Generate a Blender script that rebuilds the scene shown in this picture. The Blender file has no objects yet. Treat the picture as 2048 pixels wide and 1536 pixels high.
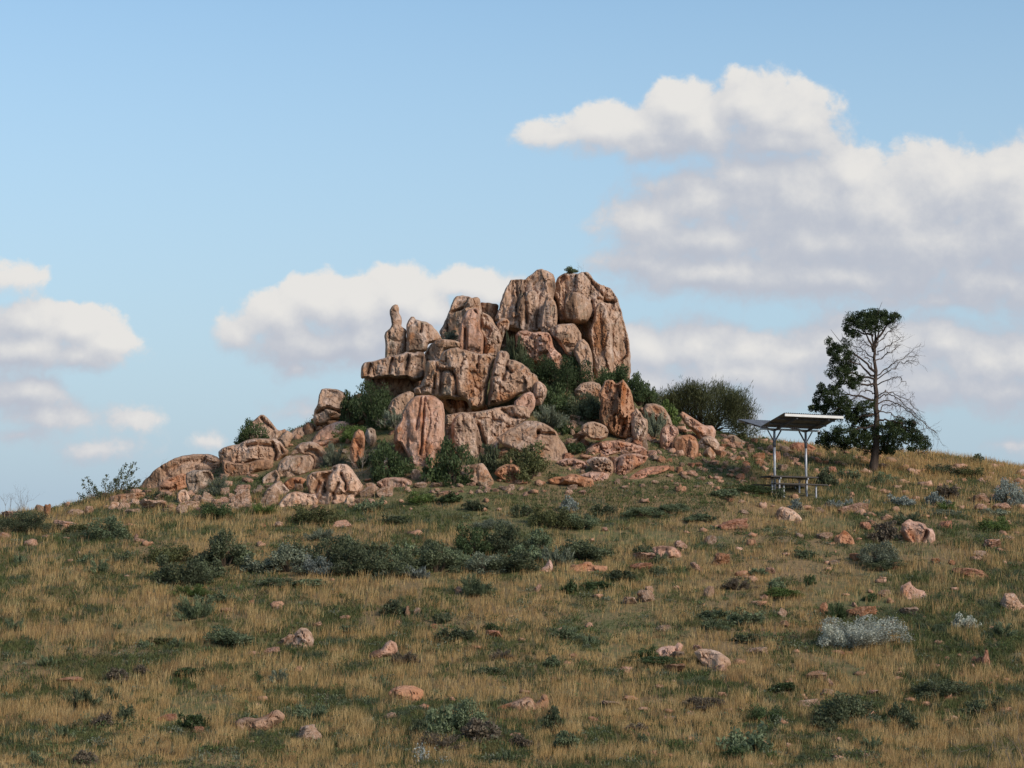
import bpy, math, random
import numpy as np
from mathutils import Vector
from mathutils.geometry import delaunay_2d_cdt

scene = bpy.context.scene
COL = scene.collection

# ------------------------------------------------------------------ camera
F_PX = 5000.0            # focal length in pixels of the 2048 px wide frame
H_ROW = 1250.0           # row of the eye level
PITCH = math.atan((H_ROW - 768.0) / F_PX)
cam_d = bpy.data.cameras.new('camera')
cam_d.sensor_width = 36.0
cam_d.lens = 36.0 * F_PX / 2048.0
cam_d.clip_start = 0.5
cam_d.clip_end = 20000.0
cam = bpy.data.objects.new('camera', cam_d)
cam.rotation_euler = (math.pi / 2 + PITCH, 0, 0)
COL.objects.link(cam)
scene.camera = cam

# ------------------------------------------------------------------ light
SUN_DIR = Vector((0.68, -0.60, 0.56)).normalized()      # towards the sun
SUN_EL = math.asin(SUN_DIR.z)
SUN_AZ = math.atan2(SUN_DIR.x, SUN_DIR.y)
SKY_STRENGTH = 0.13
sun_d = bpy.data.lights.new('sun', 'SUN')
sun_d.energy = 2.9
sun_d.angle = math.radians(18)
sun_d.color = (1.0, 0.90, 0.78)
sun = bpy.data.objects.new('sun', sun_d)
sun.rotation_euler = (-SUN_DIR).to_track_quat('-Z', 'Y').to_euler()
sun.location = (30, -20, 60)
COL.objects.link(sun)

vs = scene.view_settings
vs.view_transform = 'Standard'
vs.look = 'None'
vs.gamma = 1.0
vs.exposure = 0.2
vs.use_curve_mapping = False
scene.cycles.max_bounces = 5
scene.cycles.diffuse_bounces = 3
scene.cycles.transparent_max_bounces = 4
scene.cycles.transmission_bounces = 2

world = bpy.data.worlds.new('World')
scene.world = world
world.use_nodes = True


class NT:
    """small helper to write node trees"""
    def __init__(self, tree):
        self.t = tree; self.n = tree.nodes; self.l = tree.links

    def node(self, kind, **kw):
        nd = self.n.new(kind)
        for k, v in kw.items():
            setattr(nd, k, v)
        return nd

    def put(self, sock, v):
        if hasattr(v, 'is_linked') or hasattr(v, 'links'):
            self.l.new(v, sock)
        else:
            sock.default_value = v

    def math(self, op, a, b=None, c=None, clamp=False):
        nd = self.node('ShaderNodeMath', operation=op, use_clamp=clamp)
        self.put(nd.inputs[0], a)
        if b is not None: self.put(nd.inputs[1], b)
        if c is not None: self.put(nd.inputs[2], c)
        return nd.outputs[0]

    def vmath(self, op, a, b=None, c=None):
        nd = self.node('ShaderNodeVectorMath', operation=op)
        self.put(nd.inputs[0], a)
        if b is not None: self.put(nd.inputs[1], b)
        if c is not None: self.put(nd.inputs[2], c)
        return nd.outputs[1] if op in ('LENGTH', 'DOT_PRODUCT', 'DISTANCE') else nd.outputs[0]

    def noise(self, vec, scale, detail=5.0, rough=0.55, dist=0.0):
        nd = self.node('ShaderNodeTexNoise')
        self.put(nd.inputs['Vector'], vec)
        nd.inputs['Scale'].default_value = scale
        nd.inputs['Detail'].default_value = detail
        nd.inputs['Roughness'].default_value = rough
        nd.inputs['Distortion'].default_value = dist
        return nd.outputs['Fac']

    def ramp(self, fac, lo, hi, a=0.0, b=1.0, smooth=True):
        nd = self.node('ShaderNodeMapRange', interpolation_type='SMOOTHSTEP' if smooth else 'LINEAR')
        self.put(nd.inputs[0], fac)
        nd.inputs[1].default_value = lo; nd.inputs[2].default_value = hi
        nd.inputs[3].default_value = a; nd.inputs[4].default_value = b
        return nd.outputs[0]

    def mix(self, fac, a, b, mode='MIX'):
        nd = self.node('ShaderNodeMix', data_type='RGBA', blend_type=mode)
        self.put(nd.inputs[0], fac)
        for i, v in ((6, a), (7, b)):
            if isinstance(v, (tuple, list)):
                v = (v[0], v[1], v[2], 1.0)
            self.put(nd.inputs[i], v)
        return nd.outputs[2]


CA, SA = math.cos(PITCH), math.sin(PITCH)

def ray(px, py):
    """world direction of a photo pixel with its y component 1"""
    x = (px - 1024.0) / F_PX; y = (768.0 - py) / F_PX
    wy = CA - SA * y; wz = SA + CA * y
    return x / wy, wz / wy

def at(px, py, d):
    u, v = ray(px, py)
    return u * d, d, v * d

def to_px(x, y, z):
    yc = -SA * y + CA * z; zc = CA * y + SA * z
    return 1024.0 + F_PX * x / zc, 768.0 - F_PX * yc / zc

# clouds of this sky: direction (as photo column, row), half width, half height, weight
CLOUDS = [
    # high bank
    (1120, 275, 90, 30, .7), (1195, 258, 95, 40, .85), (1270, 255, 110, 48, 1), (1362, 212, 66, 50, 1.1), (1400, 250, 110, 60, 1),
    (1500, 205, 70, 62, 1), (1540, 225, 100, 72, 1.05), (1600, 245, 76, 66, 1), (1560, 285, 120, 44, .9), (1330, 290, 170, 36, .9),
    # broad middle bank
    (1300, 440, 110, 60, 1), (1400, 400, 130, 66, 1), (1480, 350, 90, 56, .9), (1580, 390, 170, 90, 1.1), (1705, 350, 96, 62, 1.05),
    (1750, 420, 170, 100, 1.1), (1900, 370, 120, 74, 1.05), (2010, 345, 90, 54, 1), (2060, 440, 180, 130, 1.1), (1850, 480, 240, 84, 1.1),
    (1650, 490, 240, 66, 1.05), (1430, 480, 200, 52, 1), (1290, 525, 110, 44, .85), (1430, 545, 210, 50, 1), (1700, 555, 290, 56, 1.0),
    (2000, 565, 210, 60, .95), (1870, 600, 200, 26, .7),
    # low cumulus line behind the tree
    (1290, 690, 100, 50, 1.05), (1400, 690, 110, 56, 1.05), (1500, 705, 100, 52, 1), (1600, 712, 110, 50, 1), (1665, 680, 84, 60, 1),
    (1790, 690, 110, 62, 1.1), (1890, 690, 100, 60, 1.1), (1970, 720, 110, 76, 1), (2060, 715, 110, 74, 1.05), (1480, 750, 230, 46, .9),
    (1760, 775, 300, 56, .9), (2010, 785, 170, 50, .85), (1500, 835, 46, 38, .8), (1290, 765, 120, 44, .85), (2015, 890, 50, 24, .6),
    # cumulus behind the rocks
    (480, 665, 50, 36, .85), (560, 635, 76, 50, .95), (640, 612, 84, 52, 1.05), (720, 612, 92, 58, 1.1), (800, 592, 72, 54, 1.15),
    (850, 615, 56, 44, 1), (950, 572, 80, 34, .8), (620, 690, 130, 48, 1), (730, 690, 130, 56, 1), (805, 670, 100, 60, 1), (600, 735, 50, 26, .7),
    (1000, 590, 70, 34, .7),
    # cumulus at the frame's edge
    (40, 560, 66, 28, .6), (55, 645, 92, 44, 1.05), (150, 655, 86, 40, 1.05), (220, 685, 66, 30, 1), (60, 700, 130, 44, 1), (165, 712, 100, 28, .9),
    (50, 785, 96, 46, .95), (100, 832, 115, 36, .85), (262, 835, 66, 34, .6), (200, 900, 110, 34, .55), (420, 880, 60, 18, .4),
    (585, 830, 80, 36, .5), (40, 870, 90, 22, .6),
]

def cloud_group():
    g = bpy.data.node_groups.new('cloud_field', 'ShaderNodeTree')
    g.interface.new_socket('P', in_out='INPUT', socket_type='NodeSocketVector')
    g.interface.new_socket('Field', in_out='OUTPUT', socket_type='NodeSocketFloat')
    g.interface.new_socket('Body', in_out='OUTPUT', socket_type='NodeSocketFloat')
    N = NT(g)
    p = N.node('NodeGroupInput').outputs[0]
    warp = N.node('ShaderNodeTexNoise')
    N.put(warp.inputs['Vector'], p)
    warp.inputs['Scale'].default_value = 38.0
    warp.inputs['Detail'].default_value = 3.0
    off = N.vmath('MULTIPLY_ADD', warp.outputs['Color'], (0.010, 0.008, 0.0), (-0.005, -0.004, 0.0))
    q = N.vmath('ADD', p, off)
    acc = None
    for (cx, cy, rx, ry, w) in CLOUDS:
        u, v = ray(cx, cy)
        sx, sy = F_PX / (rx * 1.45), F_PX / (ry * 1.50)
        e = N.vmath('MULTIPLY_ADD', q, (sx, sy, 0.0), (-u * sx, -v * sy, 0.0))
        d = N.vmath('LENGTH', e)
        f = N.math('MULTIPLY_ADD', d, -w, w)
        acc = f if acc is None else N.math('SMOOTH_MAX', acc, f, 0.42)
    n1 = N.noise(q, 70.0, 9.0, 0.60)
    n1 = N.math('MULTIPLY_ADD', n1, 1.12, -0.63)
    out = N.math('ADD', acc, n1)
    go = N.node('NodeGroupOutput')
    N.put(go.inputs[0], out); N.put(go.inputs[1], acc)
    return g

def build_world():
    N = NT(world.node_tree)
    N.n.clear()
    sky = N.node('ShaderNodeTexSky', sky_type='NISHITA', sun_disc=False)
    sky.sun_elevation = SUN_EL
    sky.sun_rotation = SUN_AZ
    sky.altitude = 200.0
    sky.air_density = 1.0
    sky.dust_density = 0.2
    sky.ozone_density = 1.6
    tc = N.node('ShaderNodeTexCoord').outputs['Generated']
    sep = N.node('ShaderNodeSeparateXYZ'); N.l.new(tc, sep.inputs[0])
    y = N.math('MAXIMUM', sep.outputs[1], 0.02)
    comb = N.node('ShaderNodeCombineXYZ')
    N.put(comb.inputs[0], N.math('DIVIDE', sep.outputs[0], y))
    N.put(comb.inputs[1], N.math('DIVIDE', sep.outputs[2], y))
    p = comb.outputs[0]
    g = cloud_group()
    def field(vec):
        nd = N.node('ShaderNodeGroup'); nd.node_tree = g
        N.put(nd.inputs[0], vec)
        return nd.outputs[0], nd.outputs[1]
    f0, b0 = field(p)
    f1, _b = field(N.vmath('ADD', p, (0.0035, 0.0060, 0.0)))
    f2, b2 = field(N.vmath('ADD', p, (0.0050, 0.0200, 0.0)))
    front = N.ramp(sep.outputs[1], 0.25, 0.6)
    l1 = N.math('SUBTRACT', f0, f1)
    l2 = N.math('MULTIPLY_ADD', N.math('SUBTRACT', b0, b2), 0.72, N.math('MULTIPLY', N.math('SUBTRACT', f0, f2), 0.28))
    lit = N.math('MULTIPLY_ADD', l1, 0.55, N.math('MULTIPLY_ADD', l2, 0.48, 0.27), clamp=True)
    lit = N.ramp(lit, -0.02, 1.05)
    wdt = N.math('MULTIPLY_ADD', lit, -0.36, 0.62)
    alpha = N.math('MULTIPLY', N.ramp(N.math('DIVIDE', f0, wdt), 0.0, 1.0), front)
    k = 0.8706 / SKY_STRENGTH
    shade = (0.495 * k, 0.53 * k, 0.605 * k)
    bright = (0.80 * k, 0.785 * k, 0.76 * k)
    cl = N.mix(lit, shade, bright)
    # Nishita, eased towards the pale blue of a humid afternoon
    tint = N.mix(1.0, sky.outputs[0], SKY_TINT, 'MULTIPLY')
    pale = N.ramp(sep.outputs[2], 0.05, 0.245, 0.95, 0.0, smooth=False)
    tint = N.mix(pale, tint, (0.40 * k, 0.51 * k, 0.625 * k))
    col = N.mix(alpha, tint, cl)
    bg = N.node('ShaderNodeBackground')
    N.put(bg.inputs[0], col)
    bg.inputs[1].default_value = SKY_STRENGTH
    N.l.new(bg.outputs[0], N.node('ShaderNodeOutputWorld').inputs[0])

SKY_TINT = (1.0, 1.04, 0.99)
build_world()
world.cycles.sampling_method = 'MANUAL'
world.cycles.sample_map_resolution = 512

# ------------------------------------------------------------------ numpy noise
_rng = np.random.RandomState(7)
_PERM = np.concatenate([_rng.permutation(256)] * 3)
_GR = _rng.normal(size=(256, 3)); _GR /= np.linalg.norm(_GR, axis=1)[:, None]

def perlin(x, y, z):
    xi, yi, zi = np.floor(x).astype(int), np.floor(y).astype(int), np.floor(z).astype(int)
    xf, yf, zf = x - xi, y - yi, z - zi
    xi &= 255; yi &= 255; zi &= 255
    def fade(t): return t * t * t * (t * (t * 6 - 15) + 10)
    u, v, w = fade(xf), fade(yf), fade(zf)
    def g(dx, dy, dz):
        h = _PERM[_PERM[_PERM[xi + dx] + yi + dy] + zi + dz]
        gr = _GR[h]
        return gr[..., 0] * (xf - dx) + gr[..., 1] * (yf - dy) + gr[..., 2] * (zf - dz)
    def lerp(a, b, t): return a + t * (b - a)
    x00 = lerp(g(0, 0, 0), g(1, 0, 0), u); x10 = lerp(g(0, 1, 0), g(1, 1, 0), u)
    x01 = lerp(g(0, 0, 1), g(1, 0, 1), u); x11 = lerp(g(0, 1, 1), g(1, 1, 1), u)
    return lerp(lerp(x00, x10, v), lerp(x01, x11, v), w)

def fbm(x, y, z, octaves=4, gain=0.5, ridged=False):
    s, a = 0.0, 1.0
    x = np.asarray(x, float); y = np.asarray(y, float) + 0 * x; z = np.asarray(z, float) + 0 * x
    for o in range(octaves):
        n = perlin(x + 17.3 * o, y + 5.1 * o, z + 9.7 * o)
        s = s + a * ((0.5 - 2 * np.abs(n)) if ridged else n)
        x = x * 2.03; y = y * 2.03; z = z * 2.03; a *= gain
    return s

def smooth(t):
    t = np.clip(t, 0, 1)
    return t * t * (3 - 2 * t)

# ------------------------------------------------------------------ terrain
# (photo column, row, distance) of ground points, then points behind the crest
GROUND = []
for _c in (-250, 0, 512, 1024, 1536, 2048, 2300):
    GROUND += [(_c, 1536, 50), (_c, 1400, 57), (_c, 1250, 64.5), (_c, 1150, 70.5)]
GROUND += [
    (-250, 1090, 77), (-250, 1050, 84), (-250, 1085, 96), (-250, 1160, 122),
    (0, 1080, 77), (0, 1040, 84), (0, 1075, 96), (0, 1150, 122),
    (180, 1068, 77), (180, 1028, 84), (180, 1050, 96), (180, 1120, 122),
    (300, 1060, 77), (300, 1012, 83), (300, 982, 87), (300, 968, 91), (300, 1015, 105), (300, 1100, 125),
    (500, 1065, 76.5), (500, 1010, 82), (500, 950, 86), (500, 895, 91), (500, 955, 106), (500, 1060, 125),
    (680, 1068, 76), (680, 1002, 81), (680, 915, 86), (680, 850, 90), (680, 828, 93), (680, 905, 110), (680, 1030, 128),
    (850, 1072, 75.5), (850, 972, 81.5), (850, 888, 86), (850, 785, 90), (850, 740, 94), (850, 855, 112), (850, 1020, 130),
    (1050, 1075, 75.2), (1050, 962, 82), (1050, 880, 86), (1050, 815, 88.6), (1050, 748, 91), (1050, 690, 95), (1050, 845, 113), (1050, 1020, 130),
    (950, 905, 86), (950, 852, 88.5), (950, 770, 91.5),
    (1200, 1078, 75.2), (1200, 962, 82.5), (1200, 882, 86), (1200, 795, 90), (1200, 742, 94), (1200, 865, 113), (1200, 1020, 130),
    (1320, 1078, 75.2), (1320, 940, 83), (1320, 880, 88), (1320, 838, 93), (1320, 830, 96), (1320, 905, 113), (1320, 1030, 130),
    (1430, 1078, 75.2), (1430, 968, 82), (1430, 905, 87.5), (1430, 868, 93), (1430, 875, 97), (1430, 940, 115), (1430, 1050, 132),
    (1550, 1080, 75), (1550, 994, 82.5), (1550, 925, 89), (1550, 884, 95.5), (1550, 940, 116), (1550, 1050, 132),
    (1650, 1080, 75), (1650, 992, 83), (1650, 935, 90), (1650, 898, 97), (1650, 945, 118), (1650, 1050, 134),
    (1745, 1080, 75), (1745, 1005, 82), (1745, 942, 89.5), (1745, 908, 98), (1745, 945, 119), (1745, 1055, 135),
    (1900, 1080, 75), (1900, 1003, 83), (1900, 952, 90), (1900, 916, 99), (1900, 955, 120), (1900, 1060, 136),
    (2048, 1085, 75), (2048, 1020, 82), (2048, 978, 89), (2048, 946, 98), (2048, 985, 120), (2048, 1070, 136),
    (2300, 1100, 75), (2300, 1045, 82), (2300, 1010, 89), (2300, 985, 98), (2300, 1020, 120), (2300, 1090, 136),
]
_gp = np.array([at(*g) for g in GROUND])
_gp = np.vstack([_gp] + [np.array([[x, 0, -1.62], [x, 12, -1.95], [x, 26, -2.75], [x, 39, -3.1]]) for x in (-16, -6, 6, 16)])

def _tps(r2):
    return np.where(r2 > 1e-9, 0.5 * r2 * np.log(np.maximum(r2, 1e-9)), 0.0)

def _fit(P):
    n = len(P)
    xy = P[:, :2] / 20.0
    d2 = ((xy[:, None] - xy[None]) ** 2).sum(-1)
    A = np.zeros((n + 3, n + 3))
    A[:n, :n] = _tps(d2) + np.eye(n) * 0.004
    A[:n, n] = 1; A[:n, n + 1:] = xy
    A[n, :n] = 1; A[n + 1:, :n] = xy.T
    b = np.concatenate([P[:, 2], [0, 0, 0]])
    return xy, np.linalg.solve(A, b)

_txy, _tc = _fit(_gp)

def ground(x, y):
    x = np.atleast_1d(np.asarray(x, float)); y = np.atleast_1d(np.asarray(y, float))
    out = np.empty(x.shape)
    xf, yf = x.ravel(), y.ravel()
    res = np.empty(len(xf))
    for i in range(0, len(xf), 40000):
        q = np.stack([np.clip(xf[i:i + 40000], -34, 34), np.clip(yf[i:i + 40000], -4, 138)], -1) / 20.0
        d2 = ((q[:, None] - _txy[None]) ** 2).sum(-1)
        res[i:i + 40000] = _tps(d2) @ _tc[:-3] + _tc[-3] + q @ _tc[-2:]
    dx = np.maximum(np.abs(xf) - 34, 0); dy = np.maximum(np.maximum(-4 - yf, yf - 138), 0)
    w = smooth(np.hypot(dx, dy) / 120.0)
    res = res * (1 - w) + (-9.0) * w
    res = res + 0.16 * fbm(xf * 0.28, yf * 0.28, 0.3, 3) + 0.03 * fbm(xf * 1.5, yf * 1.5, 2.1, 2)
    return res.reshape(x.shape)

def g1(x, y):
    return float(ground(x, y)[0])

def hit(px, py, lo=47.0, hi=112.0):
    """first ground point seen at a photo pixel"""
    u, v = ray(px, py)
    d = np.arange(lo, hi, 0.1)
    below = v * d <= ground(u * d, d)
    i = int(np.argmax(below)) if below.any() else len(d) - 1
    y = float(d[i])
    return u * y, y, g1(u * y, y)

# ------------------------------------------------------------------ materials
def mat(name):
    m = bpy.data.materials.new(name); m.use_nodes = True
    N = NT(m.node_tree); N.n.clear()
    return m, N

def finish(N, shader, disp=None):
    N.l.new(shader, N.node('ShaderNodeOutputMaterial').inputs[0])

def bsdf(N, col, rough=0.9, spec=0.2, normal=None, metal=0.0):
    b = N.node('ShaderNodeBsdfPrincipled')
    N.put(b.inputs['Base Color'], (col[0], col[1], col[2], 1) if isinstance(col, tuple) else col)
    N.put(b.inputs['Roughness'], rough)
    b.inputs['Specular IOR Level'].default_value = spec
    b.inputs['Metallic'].default_value = metal
    if normal is not None: N.l.new(normal, b.inputs['Normal'])
    return b.outputs[0]

def rock_material():
    m, N = mat('weathered_granite')
    tc = N.node('ShaderNodeTexCoord').outputs['Object']
    oi = N.node('ShaderNodeObjectInfo')
    rnd = N.math('MULTIPLY', oi.outputs['Random'], 57.0)
    cv = N.node('ShaderNodeCombineXYZ')
    for i in range(3): N.put(cv.inputs[i], rnd)
    p = N.vmath('ADD', tc, cv.outputs[0])
    at_s = N.node('ShaderNodeAttribute', attribute_name='stain').outputs['Fac']
    at_d = N.node('ShaderNodeAttribute', attribute_name='dark').outputs['Fac']
    big = N.noise(p, 0.9, 6.0, 0.6)
    med = N.noise(p, 3.2, 7.0, 0.68)
    fine = N.noise(p, 11.0, 6.0, 0.72)
    pv = N.vmath('MULTIPLY', p, (3.0, 3.0, 0.40))
    streak = N.noise(pv, 1.5, 6.0, 0.66, 0.3)
    pv2 = N.vmath('MULTIPLY', p, (7.0, 7.0, 0.8))
    grain = N.noise(pv2, 1.6, 5.0, 0.65, 0.4)
    # thin joints
    wn = N.node('ShaderNodeTexNoise'); N.put(wn.inputs['Vector'], p); wn.inputs['Scale'].default_value = 1.6; wn.inputs['Detail'].default_value = 4.0
    pw = N.vmath('MULTIPLY_ADD', wn.outputs['Color'], (.9, .9, .9), p)
    vo = N.node('ShaderNodeTexVoronoi', feature='DISTANCE_TO_EDGE'); vo.inputs['Scale'].default_value = 1.0
    N.put(vo.inputs['Vector'], N.vmath('MULTIPLY', pw, (1.7, 1.7, 0.6)))
    joint = N.ramp(vo.outputs['Distance'], 0.0, 0.028, 1.0, 0.0)
    joint = N.math('MULTIPLY', joint, N.ramp(big, .40, .60))
    base = N.mix(N.ramp(big, 0.34, 0.66), (0.46, 0.315, 0.215), (0.53, 0.405, 0.32))
    base = N.mix(N.ramp(med, 0.44, 0.68, 0.0, 0.65), base, (0.345, 0.205, 0.122))
    base = N.mix(N.ramp(N.noise(p, 1.9, 6.0, 0.66), 0.51, 0.64, 0.0, 0.75), base, (0.66, 0.545, 0.465))
    och = N.math('MULTIPLY_ADD', at_s, 0.95, N.math('MULTIPLY_ADD', med, 1.3, -0.82), clamp=True)
    och = N.ramp(och, 0.10, 0.80, 0.0, 0.80)
    ochn = N.ramp(N.noise(p, 1.2, 6.0, 0.68), 0.55, 0.68, 0.0, 0.70)
    base = N.mix(N.math('MAXIMUM', och, ochn), base, (0.35, 0.155, 0.058))
    dk = N.ramp(N.math('MULTIPLY_ADD', at_d, 0.26, streak), 0.52, 0.66, 0.0, 0.80)
    base = N.mix(dk, base, (0.120, 0.080, 0.056))
    base = N.mix(N.ramp(grain, 0.53, 0.68, 0.0, 0.60), base, (0.165, 0.100, 0.062))
    li = N.math('MULTIPLY', N.ramp(N.noise(p, 1.5, 7.0, 0.72), 0.56, 0.66), 0.55)
    base = N.mix(li, base, (0.29, 0.275, 0.21))
    base = N.mix(N.ramp(fine, 0.57, 0.68, 0.0, 0.62), base, (0.125, 0.080, 0.054))
    base = N.mix(N.math('MULTIPLY', joint, 0.6), base, (0.07, 0.045, 0.032))
    base = N.mix(1.0, base, (1.02, 0.945, 0.91), 'MULTIPLY')
    base = N.mix(1.0, base, oi.outputs['Color'], 'MULTIPLY')
    hgt = N.math('ADD', N.math('MULTIPLY', med, 0.55), N.math('MULTIPLY', fine, 0.6))
    hgt = N.math('ADD', hgt, N.math('MULTIPLY', streak, 0.25))
    hgt = N.math('ADD', hgt, N.math('MULTIPLY', grain, 0.5))
    hgt = N.math('ADD', hgt, N.math('MULTIPLY', joint, -0.35))
    b = N.node('ShaderNodeBump'); b.inputs['Strength'].default_value = 0.9; b.inputs['Distance'].default_value = 0.07
    N.put(b.inputs['Height'], hgt)
    finish(N, bsdf(N, base, 0.92, 0.12, b.outputs[0]))
    return m

def ground_material():
    m, N = mat('stony_soil')
    tc = N.node('ShaderNodeTexCoord').outputs['Object']
    a = N.noise(tc, 0.22, 6.0, 0.6); b_ = N.noise(tc, 2.2, 6.0, 0.65); c = N.noise(tc, 13.0, 5.0, 0.7)
    col = N.mix(N.ramp(a, 0.4, 0.6), (0.24, 0.165, 0.085), (0.145, 0.14, 0.062))
    col = N.mix(N.ramp(b_, 0.45, 0.68, 0, 0.7), col, (0.26, 0.165, 0.085))
    col = N.mix(N.ramp(c, 0.58, 0.72, 0, 0.55), col, (0.32, 0.215, 0.14))
    col = N.mix(N.ramp(N.noise(tc, 5.0, 6.0, 0.7), 0.55, 0.66, 0, 0.7), col, (0.05, 0.065, 0.022))
    b = N.node('ShaderNodeBump'); b.inputs['Strength'].default_value = 0.8; b.inputs['Distance'].default_value = 0.12
    N.put(b.inputs['Height'], N.math('ADD', b_, N.math('MULTIPLY', c, 0.4)))
    finish(N, bsdf(N, col, 0.95, 0.1, b.outputs[0]))
    return m

def leaf_material(name, spread=0.55, trans=0.3):
    """leaf colour = object colour, varied leaf by leaf"""
    m, N = mat(name)
    oi = N.node('ShaderNodeObjectInfo')
    v = N.node('ShaderNodeAttribute', attribute_name='vary').outputs['Fac']
    f = N.math('MULTIPLY_ADD', v, spread * 2, 1.0 - spread)
    col = N.vmath('SCALE', oi.outputs['Color']); col.node.inputs['Scale'].default_value = 1.0
    N.put(col.node.inputs['Scale'], f)
    yel = N.mix(N.ramp(v, 0.7, 1.0, 0, 0.35), col, (0.16, 0.15, 0.06))
    d = bsdf(N, yel, 0.6, 0.25)
    t = N.node('ShaderNodeBsdfTranslucent'); N.put(t.inputs[0], yel)
    mx = N.node('ShaderNodeMixShader'); mx.inputs[0].default_value = trans
    N.l.new(d, mx.inputs[1]); N.l.new(t.outputs[0], mx.inputs[2])
    finish(N, mx.outputs[0])
    return m

def grass_material():
    m, N = mat('grass_blade')
    c = N.node('ShaderNodeAttribute', attribute_name='tone').outputs['Color']
    d = bsdf(N, c, 0.75, 0.12)
    t = N.node('ShaderNodeBsdfTranslucent'); N.put(t.inputs[0], c)
    mx = N.node('ShaderNodeMixShader'); mx.inputs[0].default_value = 0.3
    N.l.new(d, mx.inputs[1]); N.l.new(t.outputs[0], mx.inputs[2])
    finish(N, mx.outputs[0])
    return m

def bark_material():
    m, N = mat('bark')
    tc = N.node('ShaderNodeTexCoord').outputs['Object']
    p = N.vmath('MULTIPLY', tc, (9.0, 9.0, 2.0))
    n = N.noise(p, 2.0, 6.0, 0.65)
    oi = N.node('ShaderNodeObjectInfo')
    col = N.mix(N.ramp(n, 0.35, 0.7), (0.75, 0.70, 0.66), (1.35, 1.25, 1.15))
    col = N.mix(1.0, col, oi.outputs['Color'], 'MULTIPLY')
    b = N.node('ShaderNodeBump'); b.inputs['Strength'].default_value = 0.8; b.inputs['Distance'].default_value = 0.03
    N.put(b.inputs['Height'], n)
    finish(N, bsdf(N, col, 0.9, 0.1, b.outputs[0]))
    return m

def plain(name, col, rough=0.6, metal=0.0, spec=0.4, var=0.25):
    m, N = mat(name)
    tc = N.node('ShaderNodeTexCoord').outputs['Object']
    n = N.noise(tc, 6.0, 5.0, 0.65)
    c = N.mix(N.ramp(n, 0.3, 0.7), tuple(x * (1 - var) for x in col), tuple(min(1, x * (1 + var)) for x in col))
    finish(N, bsdf(N, c, N.ramp(n, 0.3, 0.7, rough * 0.85, min(1, rough * 1.1)), spec, None, metal))
    return m

M_ROCK = rock_material(); M_GROUND = ground_material(); M_LEAF = leaf_material('shrub_leaf')
M_GRASS = grass_material(); M_BARK = bark_material()
M_ROOF = plain('weathered_zinc_sheet', (0.20, 0.20, 0.21), 0.55, 0.0)
M_GALV = plain('galvanised_steel', (0.40, 0.40, 0.42), 0.45, 0.3)
M_WHITE = plain('cream_painted_steel', (0.72, 0.70, 0.66), 0.5, 0.0, 0.4, 0.06)
M_DARKSTEEL = plain('dark_purlin_steel', (0.10, 0.10, 0.11), 0.6)
M_SLAT = plain('underside_shade_slats', (0.055, 0.046, 0.040), 0.7)  # slats seen from below; their underside shade is put into this dark colour

# ------------------------------------------------------------------ object helpers
def mesh(name, verts, faces, material, smooth_shade=False):
    me = bpy.data.meshes.new(name)
    me.from_pydata([tuple(v) for v in verts], [], [tuple(f) for f in faces])
    me.materials.append(material)
    if smooth_shade:
        me.polygons.foreach_set('use_smooth', [True] * len(me.polygons))
    me.update()
    return me

def fast_mesh(name, V, F, n, material, smooth_shade=False):
    """V (nv,3) array, F (nf,n) array of equal faces"""
    me = bpy.data.meshes.new(name)
    V = np.ascontiguousarray(V, np.float32); F = np.ascontiguousarray(F, np.int32)
    me.vertices.add(len(V)); me.vertices.foreach_set('co', V.ravel())
    me.loops.add(F.size); me.loops.foreach_set('vertex_index', F.ravel())
    me.polygons.add(len(F))
    me.polygons.foreach_set('loop_start', np.arange(0, F.size, n, dtype=np.int32))
    if smooth_shade: me.polygons.foreach_set('use_smooth', np.ones(len(F), bool))
    me.materials.append(material)
    me.update(calc_edges=True)
    return me

def link(name, data, parent=None, loc=(0, 0, 0), color=None):
    o = bpy.data.objects.new(name, data)
    o.location = loc
    if parent is not None: o.parent = parent
    if color is not None: o.color = (color[0], color[1], color[2], 1)
    COL.objects.link(o)
    return o

def tag(o, label, cat, group=None):
    o['label'] = label; o['category'] = cat
    if group: o['group'] = group
    return o

def tubes(paths, sides=6):
    """paths: list of [(x,y,z,r), ...]; one joined list of verts and faces"""
    V, F = [], []
    for path in paths:
        P = np.array([p[:3] for p in path], float); R = [p[3] for p in path]
        T = np.gradient(P, axis=0); T /= np.linalg.norm(T, axis=1)[:, None] + 1e-9
        ref = np.array([0.13, 0.97, 0.2]) if abs(T[0][1]) < 0.9 else np.array([1.0, 0.1, 0.0])
        b0 = len(V)
        for i in range(len(P)):
            a = np.cross(T[i], ref); a /= np.linalg.norm(a) + 1e-9
            b = np.cross(T[i], a)
            for k in range(sides):
                an = 2 * math.pi * k / sides
                V.append(P[i] + R[i] * (math.cos(an) * a + math.sin(an) * b))
        for i in range(len(P) - 1):
            for k in range(sides):
                k2 = (k + 1) % sides
                F.append((b0 + i * sides + k, b0 + i * sides + k2, b0 + (i + 1) * sides + k2, b0 + (i + 1) * sides + k))
        F.append(tuple(b0 + k for k in range(sides))[::-1])
        F.append(tuple(b0 + (len(P) - 1) * sides + k for k in range(sides)))
    return V, F

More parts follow.
